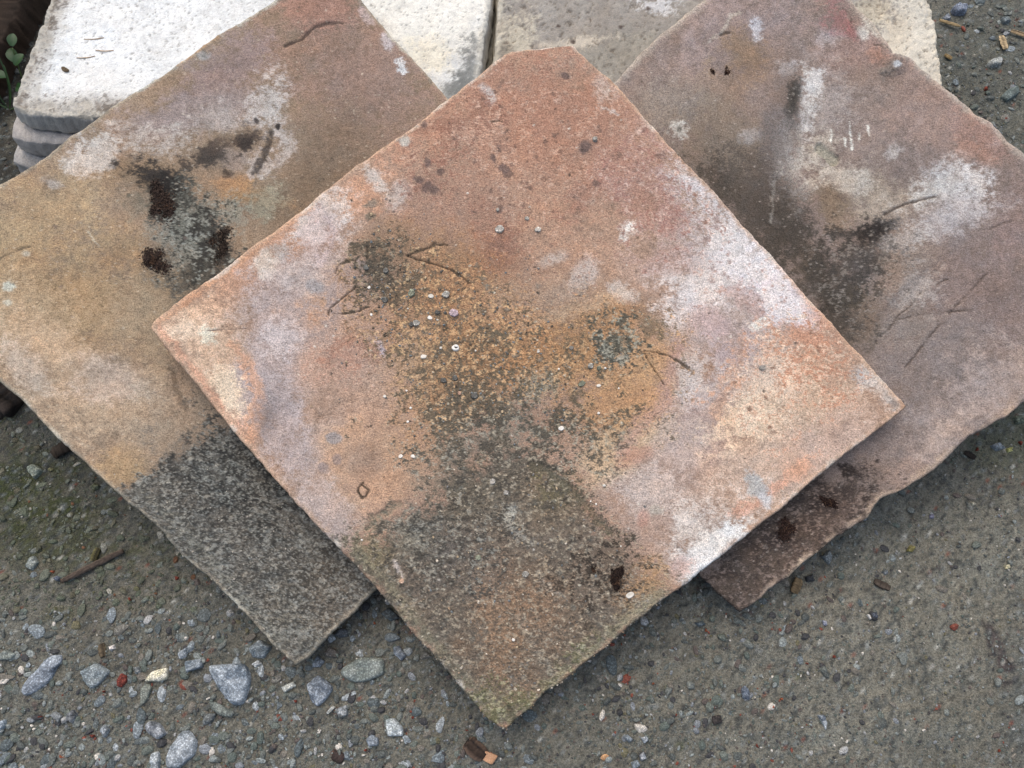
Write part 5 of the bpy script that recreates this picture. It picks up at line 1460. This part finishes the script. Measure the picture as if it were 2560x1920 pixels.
def strands(tile, base, rx, ry, rot, n, col, parent, seed, ln, hgt, scale):
    name = 'strands'
    r = np.random.RandomState(seed + 77)
    V, F, C = [], [], []
    off = 0
    ca, sa = math.cos(math.radians(rot)), math.sin(math.radians(rot))
    cl = r.uniform(-1, 1, size=(9, 2)) * 0.75
    for k in range(n):
        u = cl[min(8, int(9 * r.rand() ** 1.5))] + r.normal(size=2) * 0.2
        if u @ u > 1.6: continue
        dx, dy = u[0] * rx * scale, u[1] * ry * scale
        p0 = np.array([dx * ca + dy * sa, -(-dx * sa + dy * ca) , hgt * 0.6 * max(0, 1 - u @ u) * r.rand()])
        p0[2] += (p0[0] * -tile.plane.n[0] + p0[1] * -tile.plane.n[1])
        d = r.normal(size=3); d[2] = abs(d[2]) * 0.4; d /= np.linalg.norm(d)
        L = ln * r.uniform(0.4, 1.3)
        w = 0.00018 * r.uniform(0.7, 1.7)
        curl = r.normal(size=3) * 0.7
        pts = []
        q = p0.copy()
        for s in range(5):
            pts.append(q.copy())
            q = q + d * L / 4
            d = d + curl * 0.5; d[2] -= 0.25; d /= np.linalg.norm(d)
            floor = q[0] * -tile.plane.n[0] + q[1] * -tile.plane.n[1]
            q[2] = max(q[2], floor + 0.0002)
        pts = np.array(pts)
        s1 = np.cross(pts[-1] - pts[0], r.normal(size=3)); s1 /= np.linalg.norm(s1) + 1e-9
        s2 = np.cross(pts[-1] - pts[0], s1); s2 /= np.linalg.norm(s2) + 1e-9
        for i, pt_ in enumerate(pts):
            ww = w * (1 - 0.6 * i / 4)
            for a in (0, 2.094, 4.189):
                V.append(pt_ + s1 * math.cos(a) * ww + s2 * math.sin(a) * ww)
        cc = lin(col) * r.uniform(0.3, 1.2)
        C += [cc] * 15
        for i in range(4):
            for a in range(3):
                F.append((off + i * 3 + a, off + i * 3 + (a + 1) % 3, off + i * 3 + 3 + (a + 1) % 3, off + i * 3 + 3 + a))
        off += 15
    me = mesh_from(name, np.array(V), np.array(F), None, np.clip(np.array(C), 0.004, 0.8))
    add(name, me, M_MOSS, parent=parent)


MB = (54, 44, 38)
moss(TL, 362, 428, 26, 48, 20, 260, MB, 'largest dark brown tangle of dried moss on the left tile', seed=1)
moss(TL, 338, 455, 16, 18, 0, 90, MB, 'ragged moss tangle just below the largest one on the left tile', seed=2)
moss(TL, 340, 562, 24, 32, 10, 250, MB, 'tree-shaped dark moss tangle standing alone on the left tile', seed=3, hgt=0.006)
moss(TL, 468, 525, 22, 36, -10, 120, (50, 42, 36), 'sparse moss tangle beside the middle tile edge on the left tile', seed=4)
moss(TR, 1702, 1140, 20, 24, 10, 130, (50, 38, 33), 'ring-shaped dark moss tangle on the dark strip of the right tile', seed=5)
moss(TR, 1788, 1085, 18, 10, -40, 220, (40, 30, 27), 'small moss tuft above the ring-shaped one on the right tile', seed=6)
moss(TR, 1570, 155, 5, 11, 0, 70, (40, 26, 22), 'tiny Y-shaped dark moss bit on the upper right tile', seed=7, ln=0.004)
moss(TR, 1538, 156, 5, 6, 0, 45, (40, 26, 22), 'tiny round dark moss bit left of the Y-shaped one', seed=8, ln=0.003)
moss(TC, 1337, 1252, 11, 20, 10, 260, (38, 30, 26), 'black moss tuft near the lower edge of the middle tile', seed=9, ln=0.004)
moss(TC, 1283, 1230, 8, 9, 0, 120, (38, 30, 26), 'small black moss speck up-left of the tuft on the middle tile', seed=10, ln=0.003)


# ---- grit, pebbles and shell crumbs lying on the middle tile
def tile_scatter(tile, n, cx, cy, rx, ry, rot, s0, s1, cols, seed):
    r = np.random.RandomState(seed)
    u = r.normal(size=(n, 2)) * 0.5
    c, s = math.cos(math.radians(rot)), math.sin(math.radians(rot))
    x = cx + u[:, 0] * rx * c - u[:, 1] * ry * s; y = cy + u[:, 0] * rx * s + u[:, 1] * ry * c
    P = np.array([tile.height(a, b) for a, b in zip(x, y)])
    sz = s0 + (s1 - s0) * r.rand(n) ** 2
    S = np.stack([sz * r.uniform(.9, 1.4, n), sz * r.uniform(.6, 1, n), sz * r.uniform(.4, .8, n)], 1)
    cc = np.array([lin(q) for q in cols])[r.randint(len(cols), size=n)]
    return P, S, r.uniform(0, 6.28, n), cc


GCOL = [(104, 104, 100), (122, 120, 114), (88, 86, 80), (134, 122, 106), (150, 128, 104), (84, 74, 62), (170, 150, 120), (110, 116, 116)]
parts = [tile_scatter(TC, 420, 1000, 720, 260, 210, 30, .0004, .0014, GCOL, 1), tile_scatter(TC, 330, 1100, 840, 300, 150, 10, .0004, .0013, GCOL, 2), tile_scatter(TC, 560, 1120, 1250, 300, 380, 0, .0004, .0014, GCOL + [(196, 184, 164)], 3),
         tile_scatter(TC, 200, 840, 600, 110, 140, 0, .0004, .0016, GCOL, 4)]
P_, S_, A_, C_ = [np.concatenate([q[i] for q in parts]) for i in range(4)]
ok = P_[:, 2] > 0.02
add('tile_grit', scatter_mesh('tile_grit', P_[ok], S_[ok], A_[ok], C_[ok], PEB0, M_GRAV, 0.3), M_GRAV, 'loose grit strewn over the middle of the top tile', 'grit', kind='stuff')
P_, S_, A_, C_ = tile_scatter(TL, 420, 560, 1170, 260, 260, 45, .0004, .0012, [(120, 116, 106), (150, 146, 134), (88, 84, 78), (168, 160, 146)], 6)
keep = inside(POLYS[1], *[np.asarray(v) for v in proj(P_[:, 0], P_[:, 1], P_[:, 2])]) & ~inside(POLYS[0], *proj(P_[:, 0], P_[:, 1], P_[:, 2]))
add('tile_grit', scatter_mesh('tile_grit', P_[keep], S_[keep], A_[keep], C_[keep], PEB0, M_GRAV, 0.1), M_GRAV, 'coarse grit crusted on the grey lower corner of the left tile', 'grit', kind='stuff')


def on_tile(tile, o_, pts, hg, c1, c2_, name, lab, cat, group, seed, mat, n=18, shard=False):
    P = c2(o_[0], o_[1], pts)
    cx, cy = np.mean(np.asarray(P), 0)
    h = tile.height(cx, cy)
    me, loc = stone_mesh(name, P, hg, c1, c2_, seed, bed=0.6, n=n, plane=tile.plane, z0=h[2], shard=shard)
    add(name, me, mat, lab, cat, group, loc=(h[0], h[1], h[2]))


def blobpts(x, y, r_, seed, asp=1.0, rot=0.0, k=7):
    rr = np.random.RandomState(seed)
    an = (np.arange(k) + rr.uniform(-.3, .3, k)) * 6.283 / k
    c, s = math.cos(rot), math.sin(rot)
    out = []
    for a in an:
        u, v = r_ * math.cos(a) * rr.uniform(.8, 1.15) * asp, r_ * math.sin(a) * rr.uniform(.8, 1.15)
        out.append((x + u * c - v * s, y + u * s + v * c))
    return out


B0, B1, B2, B3 = (600, 500), (1200, 500), (600, 900), (1200, 900)
PEB = [(B0, 1792, 200, 30, 1.1, 0, 'round pale grey pebble on the upper middle of the top tile'), (B0, 2062, 205, 22, 1.2, -.4, 'grey pebble right of the round pale one on the top tile'), (B0, 1985, 125, 16, 1.1, .4, 'small pebble up-left of the grey one on the top tile'),
       (B0, 1780, 70, 14, 1, 0, 'tiny pebble above the round pale one'), (B0, 1180, 640, 26, 1.3, -1.2, 'upright green-grey pebble in the gritty hollow of the top tile'), (B0, 1000, 690, 24, 1.1, 0, 'grey pebble in the blackened hollow of the top tile'),
       (B0, 875, 465, 20, 1, 0, 'grey pebble at the left of the blackened hollow'), (B0, 1010, 490, 22, 1.1, .5, 'pebble right of the blackened hollow'), (B0, 1480, 780, 34, 1.1, .3, 'flat mauve-grey pebble above the ring-shaped shell'),
       (B0, 1220, 850, 24, 1.2, .2, 'grey pebble left of the broken shell'), (B0, 1365, 775, 18, 1.1, 0, 'small dark pebble above the broken shell'), (B0, 1180, 860, 18, 1, 0, 'dark pebble beside the grey one left of the broken shell'),
       (B0, 1425, 650, 26, 1.3, -.2, 'bluish flat pebble at the end of the curved scratch'), (B0, 1405, 1250, 22, 1, 0, 'blue-black pebble in the lichen of the top tile'), (B0, 1485, 1225, 22, 1, 0, 'black pebble right of the blue-black one'),
       (B0, 1620, 1345, 28, 1, 0, 'dark blue pebble at the lichen edge'), (B0, 1515, 1330, 16, 1, 0, 'pink round pebble in the black lichen'), (B1, 765, 1145, 22, 1, 1.2, 'blue-grey pebble right of the lichen on the top tile'),
       (B1, 820, 1165, 18, 1, 0, 'green-grey pebble beside the blue-grey one'), (B1, 630, 1025, 16, 1.1, 0, 'pale grey pebble above the lichen'), (B1, 700, 1270, 22, 1.3, -.3, 'olive pebble below the blue-grey one'),
       (B1, 1955, 1160, 20, 1.3, -.3, 'pale grey pebble on the cream patch of the top tile'), (B1, 790, 968 - 500 + 0, 0, 1, 0, ''),
       (B2, 1840, 915, 20, 1, .8, 'pale round pebble on the grey lower part of the top tile'), (B2, 1745, 835, 22, 1, 0, 'pale grey pebble above the pale round one'), (B2, 1645, 1365, 22, 1, 0, 'dark green pebble on the lower part of the top tile'),
       (B2, 1975, 1480, 26, 1, 0, 'grey ringed pebble low on the top tile'), (B2, 1120, 1525, 20, 1, 0, 'pink pebble near the lower left edge of the top tile')]
for q, (o_, x, y, r_, asp, rot, lab) in enumerate(PEB):
    if not lab: continue
    c1 = (122, 119, 111)
    if 'dark' in lab or 'black' in lab: c1 = (82, 80, 75)
    if 'pale' in lab: c1 = (134, 129, 120)
    if 'pink' in lab: c1 = (176, 138, 116)
    if 'mauve' in lab: c1 = (132, 118, 120)
    if 'green' in lab or 'olive' in lab: c1 = (104, 106, 90)
    on_tile(TC, o_, blobpts(x, y, r_, q, asp, rot), 0.0013, c1, tuple(min(230, int(v * 1.45)) for v in c1), 'pebble', lab, 'pebble', 'pebbles lying on the top tile', 2000 + q, M_STONE, 12, True)
on_tile(TC, (1200, 0), blobpts(793, 968, 18, 91), 0.003, (150, 146, 136), (180, 176, 166), 'pebble', 'pale pebble high on the right half of the top tile', 'pebble', 'pebbles lying on the top tile', 2090, M_STONE, 12, True)
SHELLS = [(B0, 888, 602, 15, 1, 'white shell crumb above the left scratches'), (B0, 910, 795, 14, .8, 'white shell crumb right of the triangular scratch'), (B0, 1158, 748, 9, 1, 'tiny white shell dot in the gritty hollow'), (B0, 1310, 812, 20, 1.2, 'broken shell with a dark hollow'),
          (B0, 1365, 825, 9, 1.2, 'tiny shell flake right of the broken shell'), (B0, 1270, 1080, 22, 1.4, 'elongated white shell crumb left of the ring-shaped shell'), (B0, 1388, 1022, 11, 1.3, 'small shell flake left of the ring-shaped shell'),
          (B0, 1628, 1042, 9, 1, 'small white shell dot right of the ring-shaped shell'), (B0, 2062, 1042, 11, 1.2, 'white shell flake right of the orange patch'), (B0, 1320, 668, 20, 1.4, 'curved shell flake under the curved scratch'),
          (B0, 1152, 1322, 9, 1, 'white shell dot above the yellow spot'), (B0, 1178, 1435, 12, 1.1, 'white shell crumb below the yellow spot'), (B0, 1158, 1532, 11, 1.1, 'white shell crumb lowest in its row'),
          (B1, 820, 1478, 13, 1, 'square white shell crumb right of the lichen'), (B1, 402, 1042, 10, 1.1, 'white shell dot above the lichen'), (B1, 820, 1290, 14, 1.4, 'crescent-shaped shell flake right of the lichen'), (B1, 955, 1303, 10, .8, 'upright shell flake beside the crescent'),
          (B1, 558, 1580, 24, 1.0, 'curled white shell bit at the lower lichen edge'), (B1, 865, 1165, 10, 1, 'small shell ring beside the green-grey pebble'), (B1, 545, 1170, 10, 1, 'cream shell dot left of the blue-grey pebble'),
          (B2, 1110, 666, 18, 1.3, 'left of a pair of white shell crumbs'), (B2, 1193, 668, 17, 1.3, 'right of a pair of white shell crumbs'), ((600, 900), 1000, 252, 15, 1, 'pale orange disc of shell on the left half'),
          ((1200, 1320), 1035, 462, 30, 1.3, 'largest white shell bit, near the lower right edge'), ((1200, 1320), 975, 122, 9, .8, 'white shell dot above the black moss tuft'), ((1200, 900), 802, 998, 10, .8, 'white shell flake below the crease'),
          ((1200, 900), 768, 975, 9, .8, 'tiny shell flake left of the one below the crease'), ((1200, 900), 862, 868, 13, 1.3, 'cream shell flake above the crease'), ((600, 1320), 838, 82, 10, 1, 'white shell dot near the left mossy edge'), ((600, 1320), 1890, 770, 16, 1, 'empty snail-shell ring low on the tile')]
for q, (o_, x, y, r_, asp, lab) in enumerate(SHELLS):
    rr = np.random.RandomState(q + 11)
    on_tile(TC, o_, blobpts(x, y, r_ * 0.85, 300 + q, asp, rr.uniform(-.7, .7)), 0.0007, (190, 184, 170), (224, 219, 208), 'shell_crumb', lab, 'shell', 'shell crumbs on the top tile', 2200 + q, M_SHELL, 10, True)
# ring-shaped shell: pale disc with a small dark hollow in the middle
ring = bpy.data.objects.new('ring_shell', None); COL.objects.link(ring)
hp = tpt(TC, B0, 1490, 1020)
ring.location = hp
ring['label'] = 'oval white ring-shaped shell with a dark star centre on the top tile'; ring['category'] = 'shell'; ring['group'] = 'shell crumbs on the top tile'
for nm, r_, hg, c1, c2_, up in (('rim', 27, 0.0018, (206, 202, 190), (232, 228, 220), 0), ('hollow', 11, 0.0006, (52, 50, 46), (70, 68, 64), 0.0014)):
    P = c2(600, 500, blobpts(1490 if nm == 'rim' else 1494, 1020, r_, 5 if nm == 'rim' else 9, 1.15, -.3, 9))
    me, loc = stone_mesh(nm, P, hg, c1, c2_, 2400, bed=0.5, n=20, plane=PC, z0=0)
    add(nm, me, M_SHELL, parent=ring, loc=(loc[0] - hp[0], loc[1] - hp[1], up))


# ---- timber, bark and weeds at the left
def timber(name, a, b, w, h, col, seed, label, cat):
    a, b = np.asarray(a, float), np.asarray(b, float)
    ax = b - a; Ln = np.linalg.norm(ax); ax /= Ln
    sd = np.array([-ax[1], ax[0], 0])
    r = np.random.RandomState(seed)
    prof = np.array([(-w, 0), (-w, h * .5), (-w * .97, h * .95), (-w * .9, h), (-w * .4, h * 1.0), (0, h * .99), (w * .45, h * 1.0), (w * .9, h), (w * .97, h * .95), (w, h * .5), (w, 0)])
    n, seg = len(prof), 60
    V, C = [], []
    gr = r.normal(size=n) * 0.2
    for i in range(seg + 1):
        t = i / seg
        for j, (u, z) in enumerate(prof):
            k = 0.0012 * r.normal()
            V.append(a + ax * Ln * t + sd * (u + k) + np.array([0, 0, z + 0.0008 * r.normal()]))
            C.append(lin(col) * max(0.3, 1 + gr[j] + 0.2 * r.normal()))
    i, j = np.meshgrid(np.arange(seg), np.arange(n - 1), indexing='ij')
    q = (i * n + j).ravel()
    F = np.stack([q, q + 1, q + n + 1, q + n], 1)
    me = mesh_from(name, np.array(V), F[:, ::-1], None, np.clip(np.array(C), 0.005, 0.8))
    e = mesh_from(name + '_end', np.array(V)[:n], None, None, None) if False else None
    return add(name, me, M_WOOD, label, cat)


g1 = GROUND.at([(-70, 250), (95, -60)])
timber('timber_board', (g1[0][0], g1[0][1], 0.0), (g1[1][0], g1[1][1], 0.0), 0.028, 0.035, (58, 48, 40), 3, 'dark brown weathered board lying beside the left stack', 'board')
g2 = GROUND.at([(-190, 160), (0, -160)])  # added beam, put in to turn the corner behind the board shadow-black
timber('shade_beam', (g2[0][0], g2[0][1], 0.0), (g2[1][0], g2[1][1], 0.0), 0.05, 0.12, (40, 34, 30), 4, 'added black beam giving deep shade behind the board at the upper left corner', 'beam')
for q, (pts, w, h, col, lab) in enumerate((
        ([(-30, 845), (35, 890)], 0.012, 0.008, (62, 54, 48), 'rotting chunk of dark bark at the left picture edge under the left tile'),
        ([(120, 985), (165, 955)], 0.006, 0.005, (56, 48, 40), 'dark piece of root poking out under the left tile'),
        ([(-20, 905), (20, 870)], 0.006, 0.005, (70, 62, 54), 'small grey bark strip below the rotting chunk'))):
    w0 = GROUND.at(pts)
    a, b = w0
    a[2] = b[2] = h * 0.5
    add('bark', bar_mesh('bark', a, b, w, h, col, 60 + q, 18, 0, 0.2, 0.25), M_WOOD, lab, 'bark', 'bark bits by the left tile')


def leaf_mesh(name, L, W, col, cup=0.15):
    n = 9
    V, C = [], []
    for i in range(n):
        t = i / (n - 1)
        w = W * math.sin(math.pi * min(1, t * 0.92 + 0.06)) ** 0.7
        z = cup * L * (t - t * t) * 2
        for s in (-1, -.5, 0, .5, 1):
            V.append((s * w, t * L, z + 0.25 * abs(s) * w)); C.append(lin(col) * (0.85 + 0.25 * (1 - abs(s)) * (s != 0)))
    return mesh_from(name, np.array(V), quads(n, 5), None, np.array(C))


LG = (44, 74, 38)
wp = GROUND.at([(52, 175)])[0]
weed = bpy.data.objects.new('weed', None); COL.objects.link(weed); weed.location = (wp[0], wp[1], 0)
weed['label'] = 'small green weed with rounded leaves beside the left stack'; weed['category'] = 'weed'
for q, (x, y, z, rz, L, W) in enumerate(((0.0, 0.008, 0.02, 20, .016, .006), (0.004, 0.0, 0.024, -40, .015, .0055), (-0.004, -0.012, 0.02, 100, .015, .007), (0.0, 0.02, 0.03, 0, .014, .005), (.004, -.02, .014, -110, .012, .005))):
    me = leaf_mesh('leaf', L, W, LG)
    o = add('leaf', me, M_LEAF, parent=weed, loc=(x, y, z)); o.rotation_euler = (0.3, 0.1 * q, math.radians(rz))
st = bar_mesh('stem', (0, -.004, -0.002), (0.001, .018, 0.03), 0.0007, 0.0007, (86, 104, 58), 70)
add('stem', st, M_LEAF, parent=weed)
gp_ = GROUND.at([(18, 235)])[0]
grass = bpy.data.objects.new('grass_tuft', None); COL.objects.link(grass); grass.location = (gp_[0], gp_[1], 0)
grass['label'] = 'few thin green grass blades left of the left stack'; grass['category'] = 'grass'
for q, (dx, dy, dz, bend) in enumerate(((0.010, 0.028, 0.035, .004), (-0.012, 0.03, 0.03, -.003), (0.028, -0.004, 0.02, .003), (-0.03, 0.005, 0.02, .002), (0.004, 0.04, 0.045, .006))):
    me = bar_mesh('blade', (0, 0, -0.002), (dx, dy, dz), 0.0012, 0.0003, (50, 76, 34), 80 + q, bend=bend, taper=0.8)
    add('blade', me, M_LEAF, parent=grass)
